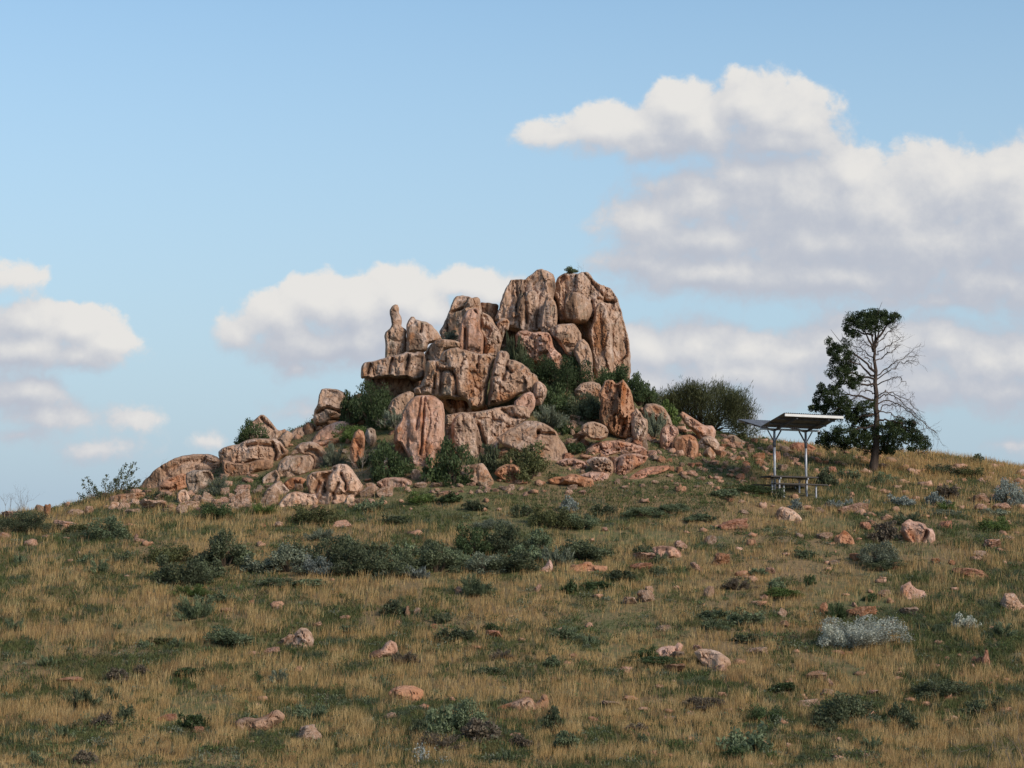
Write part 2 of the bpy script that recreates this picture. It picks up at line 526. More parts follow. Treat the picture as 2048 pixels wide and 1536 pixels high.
# ------------------------------------------------------------------ the hill
def build_ground():
    def axis(lo, hi, step, far):
        a = list(np.arange(lo, hi + 1e-6, step)); s = step
        while a[-1] < far: s *= 1.3; a.append(a[-1] + s)
        s = step
        b = []
        c = a[0]
        while c > -far: s *= 1.3; c -= s; b.append(c)
        return np.array(b[::-1] + a)
    xs = axis(-30, 30, 0.32, 4000); ys = axis(40, 116, 0.32, 4000)
    X, Y = np.meshgrid(xs, ys)
    Z = ground(X, Y)
    V = np.stack([X, Y, Z], -1).reshape(-1, 3)
    w, h = len(xs), len(ys)
    i = np.arange(w * h).reshape(h, w)
    F = np.stack([i[:-1, :-1], i[:-1, 1:], i[1:, 1:], i[1:, :-1]], -1).reshape(-1, 4)
    o = link('hillside', fast_mesh('hillside', V, F, 4, M_GROUND, True))
    o['kind'] = 'structure'
build_ground()

# ------------------------------------------------------------------ rocks
FOOT = []          # (x, y, rx, ry) of things grass does not grow through
SPOTS = []         # (object, kind, photo column, row, words) waiting for a label
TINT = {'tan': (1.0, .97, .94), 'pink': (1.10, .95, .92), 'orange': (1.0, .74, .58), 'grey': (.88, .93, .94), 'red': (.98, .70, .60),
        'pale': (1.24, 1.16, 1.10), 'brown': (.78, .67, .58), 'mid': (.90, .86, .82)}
WORD = {'tan': 'tan', 'pink': 'pinkish', 'orange': 'orange tinged', 'grey': 'grey', 'red': 'reddish', 'pale': 'pale', 'brown': 'brown', 'mid': 'brownish tan'}

def seg_dist(P, A, B):
    """distance of points P (n,2) to the nearest of segments A->B (m,2)"""
    best = np.full(len(P), 1e9)
    for a, b in zip(A, B):
        ab = b - a; t = np.clip(((P - a) @ ab) / (ab @ ab + 1e-12), 0, 1)
        best = np.minimum(best, ((P - a - t[:, None] * ab) ** 2).sum(1))
    return np.sqrt(best)

def inside(P, poly):
    c = np.zeros(len(P), bool); n = len(poly)
    for i in range(n):
        a, b = poly[i], poly[i - 1]
        m = (a[1] > P[:, 1]) != (b[1] > P[:, 1])
        if m.any():
            xi = (b[0] - a[0]) * (P[:, 1] - a[1]) / (b[1] - a[1] + 1e-12) + a[0]
            c ^= m & (P[:, 0] < xi)
    return c

def soft_min(a, b, k):
    h = np.clip(0.5 + 0.5 * (b - a) / k, 0, 1)
    return b * (1 - h) + a * h - k * h * (1 - h)

def trace_rock(label, poly, d=None, T=None, lean=0.12, ext=None, tint='tan', cells=(0.9, 1.5, 0.0), amp=0.22, groove=0.16,
               facets=5, rough=1.0, stain=(), dark=(), cracks=(), step=0.039, flat=.85, name='boulder', cat='boulder', group='boulders of the rock pile', back=None):
    seed = int(sum(p[0] * 7 + p[1] * 13 for p in poly)) % 100003
    rg = np.random.RandomState(seed)
    P = np.array(poly, float)
    wpx, hpx = np.ptp(P[:, 0]), np.ptp(P[:, 1])
    s0 = (d or 85.0) / F_PX
    if T is None: T = float(np.clip(0.46 * min(wpx, hpx) * s0, 0.18, 1.9))
    bx = P[P[:, 1] > P[:, 1].max() - 0.25 * hpx][:, 0].mean(); by = P[:, 1].max()
    if d is None:
        d0 = hit(bx, by)[1] + 0.75 * T
        if ext is None: ext = 0.5 * T
    else:
        dh = hit(bx, by)[1] + 0.75 * T
        d0 = min(d, dh) if d < 88 else d
        if ext is None: ext = 0.25 * T
        if d < 88 and dh <= d and ext > 0: ext = max(ext, 0.45 * T)
    # outline in metres
    Q = np.array([at(px, py, d0) for px, py in P])[:, [0, 2]]
    z0 = Q[:, 1].min(); z1 = Q[:, 1].max()
    if ext > 0:
        f = smooth((z0 + 0.22 * (z1 - z0) - Q[:, 1]) / (0.22 * (z1 - z0)))
        Q[:, 1] -= ext * f
    # round the corners a little and resample
    for _ in range(1):
        Q2 = []
        for i in range(len(Q)):
            a, b = Q[i], Q[(i + 1) % len(Q)]
            Q2 += [a * .87 + b * .13, a * .13 + b * .87]
        Q = np.array(Q2)
    R = []
    for i in range(len(Q)):
        a, b = Q[i], Q[(i + 1) % len(Q)]
        n = max(1, int(np.hypot(*(b - a)) / step + 0.5))
        for k in range(n): R.append(a + (b - a) * k / n)
    R = np.array(R)
    jx = fbm(R[:, 0] * 2.2 + seed, R[:, 1] * 2.2, 0.5, 4); jz = fbm(R[:, 0] * 2.2, R[:, 1] * 2.2 + seed, 7.5, 4)
    ja = 0.055 * rough * min(1.0, T)
    R = R + np.stack([jx, jz], 1) * ja
    lo, hi = R.min(0), R.max(0)
    gx, gz = np.meshgrid(np.arange(lo[0], hi[0], step), np.arange(lo[1], hi[1], step))
    gx = gx + (np.arange(gx.shape[0]) % 2 * 0.5 * step)[:, None]
    G = np.stack([gx.ravel(), gz.ravel()], 1) + rg.uniform(-.2, .2, (gx.size, 2)) * step
    G = G[inside(G, R)]
    A, B = R, np.roll(R, -1, 0)
    G = G[seg_dist(G, A, B) > 0.5 * step]
    pts = [Vector(p) for p in np.vstack([R, G])]
    vo, _, fo, _, _, _ = delaunay_2d_cdt(pts, [], [list(range(len(R)))], 1, 1e-5)
    V2 = np.array([(v[0], v[1]) for v in vo]); Fc = np.array([tuple(f) for f in fo if len(f) == 3], int)
    ar = np.cross(V2[Fc[:, 1]] - V2[Fc[:, 0]], V2[Fc[:, 2]] - V2[Fc[:, 0]])
    Fc[ar < 0] = Fc[ar < 0][:, ::-1]
    dd = seg_dist(V2, A, B); edge = dd < 1e-4
    X, Z = V2[:, 0], V2[:, 1]
    half = 0.5 * min(hi[0] - lo[0], hi[1] - lo[1])
    t = np.clip(dd / min(half * 0.75, T * 0.55), 0, 1)
    prof = (1 - (1 - t) ** 2.2) ** (1 / 2.2)
    h = T * prof
    cx, cz = X.mean(), Z.mean()
    size = max(hi - lo)
    for k in range(facets + 3):
        th = rg.uniform(0, 2 * math.pi); gsl = rg.uniform(0.35, 1.15); c = T * rg.uniform(0.62, 1.02)
        h = soft_min(h, c - gsl * ((X - cx) * math.cos(th) + (Z - cz) * math.sin(th)) * T / (0.5 * size) * 1.0, 0.05 * T)
    h = np.maximum(h, .38 * T * prof)
    # joints: stretched cells, each with its own face
    ca, sa = math.cos(cells[2]), math.sin(cells[2])
    wx = 0.30 * fbm(X * 0.9 + seed, Z * 0.9, 3.3, 5); wz = 0.30 * fbm(X * 0.9, Z * 0.9 + seed, 8.3, 5)
    U = ((X + wx) * ca + (Z + wz) * sa) / cells[0]; W = (-(X + wx) * sa + (Z + wz) * ca) / cells[1]
    u0, u1, w0, w1 = U.min() - 1, U.max() + 1, W.min() - 1, W.max() + 1
    S = np.array([(a + rg.uniform(-.42, .42), b + rg.uniform(-.42, .42)) for a in np.arange(u0, u1) for b in np.arange(w0, w1)])
    D = (np.abs(U[:, None] - S[None, :, 0]) ** 4 + np.abs(W[:, None] - S[None, :, 1]) ** 4) ** .25
    idx = np.argsort(D, 1)[:, :2]
    f1 = D[np.arange(len(D)), idx[:, 0]]; f2 = D[np.arange(len(D)), idx[:, 1]]
    def flatten(hh, ids, wgt, nmin=8):
        o_ = np.argsort(ids, kind='stable'); si = ids[o_]
        st = np.flatnonzero(np.r_[True, si[1:] != si[:-1]]); en = np.r_[st[1:], len(si)]
        out = hh.copy()
        for a_, b_ in zip(st, en):
            if b_ - a_ < nmin: continue
            q = o_[a_:b_]; q = q[~edge[q]]
            if len(q) < nmin: continue
            M = np.stack([X[q] - X[q].mean(), Z[q] - Z[q].mean(), np.ones(len(q))], 1)
            cf = np.linalg.lstsq(M, hh[q], rcond=None)[0]
            cf[:2] = np.clip(cf[:2], -1.6, 1.6)
            out[q] = hh[q] * (1 - wgt) + (M @ cf) * wgt
        return out
    h = flatten(h, idx[:, 0], flat)
    off = rg.uniform(-1, 1, len(S)); sl = rg.uniform(-1, 1, (len(S), 2))
    i1 = idx[:, 0]
    gap = (f2 - f1)
    gn = 0.55 + 0.9 * np.clip(0.5 + fbm(X * 1.3, Z * 1.3, 5.5 + seed, 2), 0, 1)
    det = amp * (.75 * off[i1] + 1.0 * (sl[i1, 0] * (U - S[i1, 0]) + sl[i1, 1] * (W - S[i1, 1]))) * (.45 + .55 * smooth(gap / 0.05))
    det -= groove * gn * np.exp(-(gap / 0.055) ** 2)
    # chips: a second, finer set of faces
    k2 = 2.7
    U2, W2 = U * k2 + 0.5 * fbm(X * 2.1, Z * 2.1, 4.1, 3), W * k2 * 1.25 + 0.5 * fbm(X * 2.1, Z * 2.1, 6.1, 3)
    ui, wi = np.floor(U2), np.floor(W2)
    B1 = np.full(len(U2), 9.); B2 = B1.copy(); O = np.zeros((len(U2), 5))
    for du in (-1, 0, 1):
        for dw in (-1, 0, 1):
            cu, cw = ui + du, wi + dw
            hs = np.stack([np.modf(np.abs(np.sin(cu * a + cw * b_ + seed) * 43758.5))[0] for a, b_ in ((127.1, 311.7), (269.5, 183.3), (419.2, 371.9), (71.7, 97.1), (157.3, 221.9))], 1)
            pu, pw = cu + .1 + .8 * hs[:, 0], cw + .1 + .8 * hs[:, 1]
            dd2 = (np.abs(U2 - pu) ** 4 + np.abs(W2 - pw) ** 4) ** .25
            n1 = dd2 < B1
            B2 = np.where(n1, B1, np.minimum(B2, dd2)); B1 = np.where(n1, dd2, B1)
            O = np.where(n1[:, None], np.stack([hs[:, 2] - .5, hs[:, 3] - .5, hs[:, 4] - .5, U2 - pu, W2 - pw], 1), O)
    cid = np.unique(np.round((ui + O[:, 3] * 0) * 0 + (U2 - O[:, 3]) * 1000).astype(np.int64) * 1000003 + np.round((W2 - O[:, 4]) * 1000).astype(np.int64), return_inverse=True)[1]
    h = flatten(h + det, cid, .6 * flat) - det
    chip = O[:, 0] + 1.6 * (O[:, 1] * O[:, 3] + O[:, 2] * O[:, 4])
    cm = .35 + .9 * smooth(.5 + 1.4 * fbm(X * .8 + seed, Z * .8, 12.2, 3))
    det += rough * cm * (0.42 * amp * chip * smooth((B2 - B1) / .06) - .05 * np.exp(-((B2 - B1) / .05) ** 2))
    rb = fbm(X * 1.7 + seed, Z * 1.1, d0, 5, 0.55, True)
    det += rough * (0.03 * rb + 0.05 * fbm(X * 2.6, Z * 2.0 + seed, 1.5, 5, 0.66) + 0.05 * fbm(X * 5.0 + seed, Z * 1.2, 11.5, 4, 0.6, True))
    pit = fbm(X * 4.0 + seed, Z * 3.2, 6.5, 3)
    det -= rough * 0.035 * smooth((pit - 0.25) / 0.12)
    for cr in cracks:
        depth, wid = 0.30, 0.055
        if not isinstance(cr[0][0], (int, float)): cr, depth, wid = cr
        C = np.array([at(px, py, d0) for px, py in cr])[:, [0, 2]]
        C = np.array([C[0]] + [C[i] * (1 - q) + C[i + 1] * q for i in range(len(C) - 1) for q in (.34, .67, 1.)])
        C = C + 0.05 * np.stack([fbm(C[:, 0] * 2, C[:, 1] * 2, 4.4, 2), fbm(C[:, 0] * 2, C[:, 1] * 2, 9.4, 2)], 1)
        det -= depth * np.exp(-(seg_dist(V2, C[:-1], C[1:]) / wid) ** 2)
    h = (h + det * smooth(dd / 0.14)) * smooth(.25 + dd / 0.11)
    h[edge] = 0
    h = np.maximum(h, -0.25 * T)
    Tb = back if back is not None else T
    hb = Tb * prof * (1 + 0.22 * fbm(X * 0.8, Z * 0.8 + seed, 2.2, 3))
    hb[edge] = 0
    yl = lean * np.maximum(Z - z0, -0.2)
    org = np.array([cx, d0, z0])
    Vf = np.stack([X, d0 + yl - h, Z], 1) - org
    mapb = np.full(len(V2), -1); ib = np.where(~edge)[0]
    mapb[ib] = len(V2) + np.arange(len(ib)); mapb[edge] = np.where(edge)[0]
    Vb = np.stack([X, d0 + yl + hb, Z], 1)[ib] - org
    Fb = mapb[Fc][:, ::-1]
    VV = np.vstack([Vf, Vb])
    me = fast_mesh(name, VV, np.vstack([Fc, Fb]), 3, M_ROCK, True)
    me.set_sharp_from_angle(angle=math.radians(30))
    for an, spots in (('stain', stain), ('dark', dark)):
        val = np.zeros(len(V2))
        for (px, py, rx, ry, am) in spots:
            x, _, z = at(px, py, d0); q = np.hypot((X - x) / (rx * s0), (Z - z) / (ry * s0)) + 0.5 * fbm(X * 1.6, Z * 1.6, 3.1, 3)
            val = np.maximum(val, am * smooth(1.5 - q))
        at_ = me.attributes.new(an, 'FLOAT', 'POINT')
        at_.data.foreach_set('value', np.concatenate([val, np.zeros(len(ib))]).astype(np.float32))
    o = link(name, me, None, tuple(org), TINT[tint] if isinstance(tint, str) else tint)
    tag(o, label, cat, group)
    ybot = d0
    FOOT.append(((lo[0] + hi[0]) / 2, ybot, (hi[0] - lo[0]) / 2 * 0.95, T * 0.95))
    return o

TR = trace_rock
UP = (0.75, 2.6, 0.0)      # upright columns
# --- summit dome and its neighbours
TR('tall domed summit tower with pale fluted right flank and small shrub on its crest',
   [(1104,589),(1108,574),(1112,559),(1120,548),(1131,540),(1146,539),(1157,541),(1164,537),(1175,538),(1184.5,550),(1199,563),(1220,571),(1229,582),(1238,600),(1243,619),(1246,635),(1253,652),(1257,676),(1260,700),(1261,745),(1220,748),(1188,745),(1184,713),(1179,689),(1162,674),(1155,654),(1127,645),(1117,641),(1116,615),(1110,596)],
   d=94.0, T=1.75, lean=.18, cells=(0.55, 1.7, -.06), amp=.26, groove=.24, ext=.4, rough=1.4, back=2.4,
   stain=[(1132,554,12,8,.9),(1150,565,12,20,.5)], dark=[(1112,620,8,25,.8)],
   cracks=[[(1170,545),(1195,580),(1215,604)],[(1195,600),(1215,604),(1238,605)],[(1183,606),(1187,640)]])
TR('blocky grey brown bulge set into the middle of the summit dome',
   [(1128,600),(1131,588),(1137,584),(1145,582),(1158,585),(1170,592),(1182,603),(1185,620),(1180,636),(1173,645),(1160,648),(1145,645),(1132,643),(1127,625)],
   d=92.6, T=.95, tint='mid', lean=.05, ext=0, cells=(1.0,1.6,.1), amp=.12, facets=6, dark=[(1135,610,10,40,.7)], rough=.7)
TR('upright pillar with a large ochre scar on the summit tower face',
   [(1186,640),(1190,622),(1196,606),(1204,601),(1215,612),(1222,640),(1226,680),(1228,710),(1226,746),(1200,750),(1188,745),(1185,710),(1180,685),(1176,665)],
   d=92.5, T=.85, lean=.12, cells=(.5,2.6,0), amp=.16, ext=.3, stain=[(1200,665,14,34,1.2),(1195,700,8,18,.8)])
TR('twin ribbed pale tower rising beside the summit dome',
   [(989,637),(997,615),(1004.5,593),(1014,570.5),(1021,560),(1034,557),(1049,555.7),(1064,545.5),(1075,536),(1082.5,534),(1095,538),(1106.6,546),(1109,554),(1111,576),(1107,600),(1104,640),(1079,660),(1071,664),(1051,662),(1023,652),(1003,648)],
   d=93.6, T=1.25, lean=.14, cells=(.75,2.8,-.16), amp=.26, groove=.14, ext=.2, back=2.0, rough=1.2,
   stain=[(1025,640,14,14,.5),(1020,600,10,30,.3)], dark=[(1040,610,10,50,.9),(1052,640,8,30,.7)],
   cracks=[([(1050,556),(1048,590),(1052,650)], .22, .05),([(1030,560),(1036,600),(1030,645)], .14, .05)])
TR('narrow rounded slab wedged between twin ribbed tower and summit dome',
   [(1084,620),(1088,602),(1095,593),(1103,592),(1110,602),(1114,615),(1115,635),(1113,652),(1105,660),(1085,664),(1080,652),(1082,632)],
   d=92.4, T=.6, lean=.1, ext=.1, cells=(.7,1.6,0), amp=.1, facets=3)
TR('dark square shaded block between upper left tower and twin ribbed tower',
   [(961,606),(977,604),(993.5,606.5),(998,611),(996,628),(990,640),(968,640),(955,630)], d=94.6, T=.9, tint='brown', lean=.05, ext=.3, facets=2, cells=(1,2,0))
TR('squarish upper tower with two knobs left of the twin ribbed tower',
   [(877,664),(886,651),(890,641),(895,628),(903.6,604),(912,591),(925,589),(939,592),(943.5,596.5),(953,593),(959,597.5),(962,604),(965,625),(962,640),(950,690),(919,690),(893,684),(884,676)],
   d=94.0, T=1.0, lean=.12, cells=(.8,1.5,.12), amp=.2, ext=.3, stain=[(905,655,14,20,.7)], dark=[(890,650,8,20,.4)],
   cracks=[[(897,626),(915,622),(935,616)]])
TR('pink grey upright column with a vertical seam above the broad central block',
   [(934,619),(947,615.5),(956.5,616),(959,622.5),(960,641),(961,658),(967,673),(967.6,685.5),(964,708),(947,710),(930,702),(914,696),(917,674),(922,648),(928,630)],
   d=91.0, T=.75, tint='pink', lean=.1, cells=(.9,2.4,-.1), amp=.1, ext=.3, facets=5, rough=.7, stain=[(955,660,8,20,.6),(952,690,6,14,.5)],
   cracks=[[(931,660),(930,700)],[(948,618),(957,628)]])
TR('lumpy weathered stack with an ochre base beside the pink grey column',
   [(961,626),(966,623),(977,628),(986,637),(990,648),(999,658),(1003,672.5),(1002,687),(996,708),(977,712),(966,706),(967,678),(961,661)],
   d=91.4, T=.6, cells=(.5,.6,.1), amp=.2, rough=1.5, ext=.3, stain=[(975,700,18,9,1.2)], lean=.15)
TR('small knobbly cluster perched above the lumpy stack',
   [(993.6,645),(1003,636),(1014,637),(1019,643),(1017,660),(1010,661),(1003,667),(995,658)], d=91.8, T=.4, cells=(.35,.4,0), amp=.16, ext=.4, rough=1.3)
TR('flat topped shelf block under the foot of the summit dome',
   [(1104,652),(1117,646),(1130,646),(1148,646),(1156,655),(1162,668),(1164,682),(1155,692),(1145,697),(1130,692),(1115,684),(1105,672),(1098,660)],
   d=91.5, T=.9, lean=.22, ext=.4, cells=(1.3,.9,.15), amp=.14, facets=5, dark=[(1120,675,20,10,.8)])
TR('cracked reddish ledge under the twin ribbed tower',
   [(1030,668),(1038,661),(1050,660),(1066,663),(1082,661),(1097,664),(1104,676),(1108,695),(1120,705),(1126,715),(1120,730),(1100,728),(1080,722),(1055,715),(1040,705),(1033,690)],
   d=91.2, T=.7, lean=.2, ext=.4, cells=(.42,.6,.1), amp=.26, rough=1.5, stain=[(1100,685,10,20,.7)], tint='pink')
TR('rounded leaning pillar standing behind the dark central bushes',
   [(1146,700),(1153,684),(1160,678),(1167,677),(1177,686),(1183,702),(1186,722),(1185,740),(1188,752),(1187,764),(1176,769),(1165,770),(1152,780),(1157,750),(1158,735),(1150,715)],
   d=90.6, T=.55, lean=.12, ext=.4, cells=(.8,1.4,.1), amp=.1, stain=[(1170,755,20,12,.6)])
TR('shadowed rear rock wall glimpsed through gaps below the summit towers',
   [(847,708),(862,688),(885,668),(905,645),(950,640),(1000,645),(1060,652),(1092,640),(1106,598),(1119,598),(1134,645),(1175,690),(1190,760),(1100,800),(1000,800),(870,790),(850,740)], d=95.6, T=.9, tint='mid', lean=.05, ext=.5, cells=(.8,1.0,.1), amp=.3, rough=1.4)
# --- the left shoulder
TR('thin knob topped pinnacle standing free on the long ledge',
   [(789.5,607.5),(795,608),(798,615),(797,624),(801.5,632),(803,641),(802.5,652),(806,655),(812,658),(813,680),(813,706),(800,714),(784,720),(770,722),(771,697),(770.5,682),(768.7,672.5),(771,663),(780,656),(783,648.5),(781,635.5),(779,628),(779,619),(784,611)],
   d=91.6, T=.48, lean=.05, ext=.15, cells=(.8,1.2,.05), amp=.07, facets=3, stain=[(785,700,14,14,.5)], dark=[(788,632,8,8,.6)], step=.042)
TR('rounded brown block beside the thin pinnacle on the long ledge',
   [(816,640),(821,632.7),(827.5,633),(831,639),(838,640),(852.6,643),(863,649),(873,659.6),(880,671),(884,678),(873,684),(858,688),(852,698),(839,702),(817,703),(813,697),(813,667),(813.6,648)],
   d=91.4, T=.85, lean=.1, ext=.1, cells=(1.0,1.8,.05), amp=.12, facets=5, stain=[(825,680,12,16,.9)], dark=[(835,690,10,14,.8)], cracks=[[(842,640),(840,665)]], rough=.8)
TR('long flat fronted ledge with vertical seams under the thin pinnacle',
   [(722.7,734),(728,725.5),(743,722),(769,716),(784,711.5),(802.5,708),(810,703),(821,703.7),(829,706),(834,702),(848,704),(852,722),(850,760),(828,763.5),(817,757),(799,757),(780,754),(762,756),(743,758),(722,757),(721,747)],
   d=89.6, T=.8, lean=.08, ext=0, cells=(.9,2.4,.0), amp=.13, groove=.2, facets=4, dark=[(815,735,6,25,1.0),(843,735,9,30,.9),(740,735,5,20,.4)],
   cracks=[[(787,712),(780,735),(779,755)],[(741,722),(735,745)],[(817,710),(812,740)]])
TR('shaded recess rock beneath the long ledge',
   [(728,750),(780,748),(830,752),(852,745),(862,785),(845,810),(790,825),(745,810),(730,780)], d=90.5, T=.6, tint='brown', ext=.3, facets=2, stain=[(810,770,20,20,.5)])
TR('low brown bridge stone below the rounded block and pink grey column',
   [(865.5,685.5),(873,679),(885,677),(903,679),(919,683),(920,695),(899,697),(886,700),(882,713),(871,715),(862,710),(858,702)], d=90.8, T=.55, tint='mid', ext=.2, cells=(.6,1.2,0), amp=.14, stain=[(880,685,14,8,.5)])
# --- the centre
TR('broad central block with dark overhang and vertical ribs on its lower left',
   [(884,702),(899,694),(914,692),(929,697),(943,702),(960,704),(977,708),(985,711),(983,735),(977,770),(972,800),(969,816),(955,821),(940,819),(932,801),(905,798),(882,797),(860,791),(830,789),(827,779),(840,769),(848,752),(850,732),(855,721),(868,719),(880,716)],
   d=88.2, T=1.15, lean=.2, ext=0, cells=(.55,1.1,.05), amp=.26, groove=.2, rough=1.3, facets=6,
   stain=[(950,760,22,40,.8),(975,720,6,20,.5),(930,790,30,8,.5)], dark=[(890,770,6,20,.3)],
   cracks=[[(880,740),(905,742),(908,752)],[(905,745),(912,765),(915,790)],[(870,755),(866,790)],[(884,745),(880,795)],[(958,706),(955,735)]])
TR('ochre undercut stone below the broad central block',
   [(878,794),(905,796),(940,797),(966,800),(976,815),(972,828),(940,828),(905,824),(884,812)], d=88.7, T=.55, ext=.3, tint='orange', facets=2, stain=[(920,808,40,12,1.2)], dark=[(900,805,10,14,.6),(950,812,10,8,.9)], cells=(.4,1.2,0))
TR('tilted speckled block split from the central block by a deep dark cleft',
   [(989,712),(995,700),(1003,698),(1014,699),(1019,706),(1020,715),(1033,717),(1044,723),(1053,731),(1061,741),(1068,746),(1075,752),(1079,762),(1073,774),(1067,785),(1046,786),(1024,797),(1001,810),(976,815),(976,790),(979,760),(985,735)],
   d=87.9, T=1.15, lean=.28, ext=0, cells=(1.1,1.3,.35), amp=.24, rough=1.4, facets=6, stain=[(1015,795,40,12,.9),(1000,760,10,20,.4)], dark=[(985,790,10,25,.8),(1030,735,10,6,.5)],
   cracks=[[(1019,712),(1012,730),(1022,745)],[(1016,735),(1005,760)]])
TR('small rough knob at the end of the tilted speckled block',
   [(1070,765),(1079,761),(1090,770),(1095,781),(1091,792),(1082,797),(1070,797),(1066,785)], d=87.8, T=.4, ext=.25, cells=(.35,.5,.2), amp=.14, rough=1.3)
TR('smooth pale wedge under the tilted speckled block',
   [(1026,806),(1046,787),(1060,782),(1067,787),(1071,800),(1069,813),(1057,820),(1038,820)], d=87.2, T=.5, ext=.3, tint='pink', rough=.7, amp=.1)
TR('broad base outcrop carrying the central blocks',
   [(889,828),(905,825),(930,822),(960,820),(981,816),(1011,810),(1038,807),(1054,812),(1061,823),(1059,835),(1045,842),(1040,855),(1010,870),(998,885),(992,905),(978,915),(950,916),(935,914),(900,910),(892,880),(886,850)],
   d=87.0, T=1.0, lean=.35, ext=.4, cells=(.7,1.2,.1), amp=.26, rough=1.2, stain=[(1030,825,12,8,.6)], dark=[(960,890,10,25,.5)],
   cracks=[[(1000,812),(1020,830),(1055,838)],[(958,850),(965,880),(975,905)]])
TR('rounded arched column in the base outcrop behind the green bush',
   [(905,840),(915,829),(928,825),(940,829),(950,838),(954,855),(954,880),(957,908),(940,920),(915,915),(904,890),(902,858)],
   d=85.9, T=.6, lean=.1, ext=.5, cells=(.8,1.6,0), amp=.1, dark=[(930,860,16,20,.5)], rough=1.1)
TR('tall front monolith with vertical seams and ochre streaks',
   [(813,806),(821,796),(834,790),(846,788),(868,791),(879,799),(887,806),(889,828),(889,857),(890,885),(881,900),(873,906),(862,926),(852,939),(827,937),(822,916),(805,890),(790,884),(790,857),(799,842),(805,822)],
   d=85.0, T=.95, lean=.12, ext=.5, cells=(.75,3.2,.02), amp=.12, groove=.12, facets=5, rough=.8, tint='pink',
   stain=[(845,850,6,40,.9),(850,900,22,20,.9),(800,870,10,20,.7)],
   cracks=[([(842,790),(838,825),(834,860)], .2, .04),([(850,790),(847,830),(845,880),(842,910)], .2, .04)])
TR('reddish wedge tucked against the left foot of the tall monolith',
   [(786,882),(788,860),(797,846),(806,832),(812,850),(812,885),(808,905),(795,900)], d=85.6, T=.4, tint='orange', ext=.5, facets=3, stain=[(797,870,14,30,.8)])
TR('smooth leaning boulder behind the tall monolith',
   [(774,818),(783,800),(800,787),(818,781),(828,786),(826,800),(818,820),(805,832),(790,836),(778,830)], d=88.0, T=.6, tint='mid', ext=.3, facets=3, amp=.08, rough=.7)
# --- the slope on the left
TR('big leaning block poised on the left shoulder beside dark bush',
   [(628,820),(633,810),(637,790),(643,777),(653,775),(675,777),(690,785),(696,800),(697,822),(700,833),(690,837),(665,839),(650,849),(645,850),(630,850),(627,842)],
   d=90.2, T=.9, lean=.1, ext=0, cells=(1.2,.8,.25), amp=.14, facets=6, rough=.8, stain=[(640,840,16,8,.6)], cracks=[[(630,828),(655,818),(690,828)]])
TR('shaded undercut stone below the big leaning block',
   [(629,842),(650,840),(672,836),(690,838),(690,862),(650,872),(634,868)], d=90.4, T=.5, tint='brown', ext=.4, facets=2, stain=[(645,850,20,12,.9)])
TR('smooth sloping slab below the big leaning block',
   [(616,884),(632,865),(650,850),(672,841),(692,837),(710,845),(709,854),(690,858),(676,872),(660,882),(640,890),(622,888)], d=88.6, T=.5, lean=.5, ext=.4, tint='pink', rough=.6, amp=.08, cells=(1.6,1.2,.5), facets=3)
TR('small dark round stone left of the big leaning block',
   [(606,852),(615,843),(626,846),(631,860),(626,872),(610,872)], d=90.4, T=.35, tint='brown', ext=.3, facets=2)
TR('layered reddish ledge beside the smooth sloping slab',
   [(618,884),(640,882),(660,876),(678,876),(680,884),(660,892),(645,900),(628,894)], d=87.6, T=.35, tint='orange', ext=.3, lean=.5, cells=(1,.3,.3), amp=.1)
TR('split peaked boulder behind a round dark bush',
   [(474,888),(480,868),(490,855),(503,842),(520,829),(527,829),(538,838),(548,850),(556,860),(566,862),(560,876),(540,884),(510,888)],
   d=89.8, T=.75, lean=.2, ext=.4, cells=(1,1.2,-.5), amp=.12, facets=4, rough=.8, cracks=[([(518,832),(530,846),(545,858)], .3, .07)])
TR('tilted rectangular slab resting against the split peaked boulder',
   [(554,879),(565,868),(573,860),(584,866),(585,874),(576,889),(567,890)], d=88.9, T=.4, ext=.15, rough=.6, facets=3, amp=.06)
TR('grey hummock between the tilted slab and the big leaning block',
   [(578,868),(590,856),(605,854),(614,866),(612,884),(592,888),(576,884)], d=90.4, T=.5, tint='mid', ext=.4)
TR('long overhanging ledge with a ragged hollowed lower lip',
   [(436,903),(445,895),(474,887),(498,878),(521,875),(552,877),(560,885),(570,897),(577,901),(574,909),(566,915),(554,927),(545,927),(525,921),(511,923),(498,927),(484,935),(474,937),(461,933),(447,927),(437,917)],
   d=87.2, T=1.0, lean=.12, ext=0, cells=(.9,.6,.12), amp=.2, groove=.16, rough=1.1, facets=6, cracks=[[(497,893),(520,890),(545,892)],[(545,885),(552,905),(548,922)],[(560,888),(565,905)]])
TR('shadowed foot stone under the long overhanging ledge',
   [(443,918),(470,926),(490,926),(520,918),(548,920),(545,940),(505,948),(475,955),(453,956),(446,945)], d=87.7, T=.55, ext=.3, tint='brown', stain=[(460,940,14,12,.6)], facets=3)
TR('flat lichened stone above the round dust brown boulder',
   [(588,895),(600,885),(616,882),(630,884),(645,895),(655,908),(663,920),(658,934),(635,940),(622,940),(626,915),(615,910),(602,908)], d=86.6, T=.55, ext=.3, tint='mid', stain=[(630,905,14,8,.4)], lean=.3)
TR('round dust brown boulder below the long overhanging ledge',
   [(553,940),(557,925),(570,912),(580,910),(605,911),(620,910),(629,920),(627,932),(620,946),(605,950),(590,953),(572,959),(559,951)], d=85.6, T=.75, ext=.2, tint='mid', rough=.7, cells=(1.5,1.5,.3), amp=.1, facets=5)
TR('grey wedge propped against the round dust brown boulder',
   [(524,957),(535,947),(552,938),(561,952),(559,963),(540,970),(526,968)], d=85.4, T=.4, ext=.3, tint='mid', rough=.6)
TR('small ochre hollowed stone below the round dust brown boulder',
   [(566,966),(580,955),(600,954),(613,958),(610,978),(592,982),(576,978)], T=.4, tint='orange', stain=[(590,962,18,8,.6)])
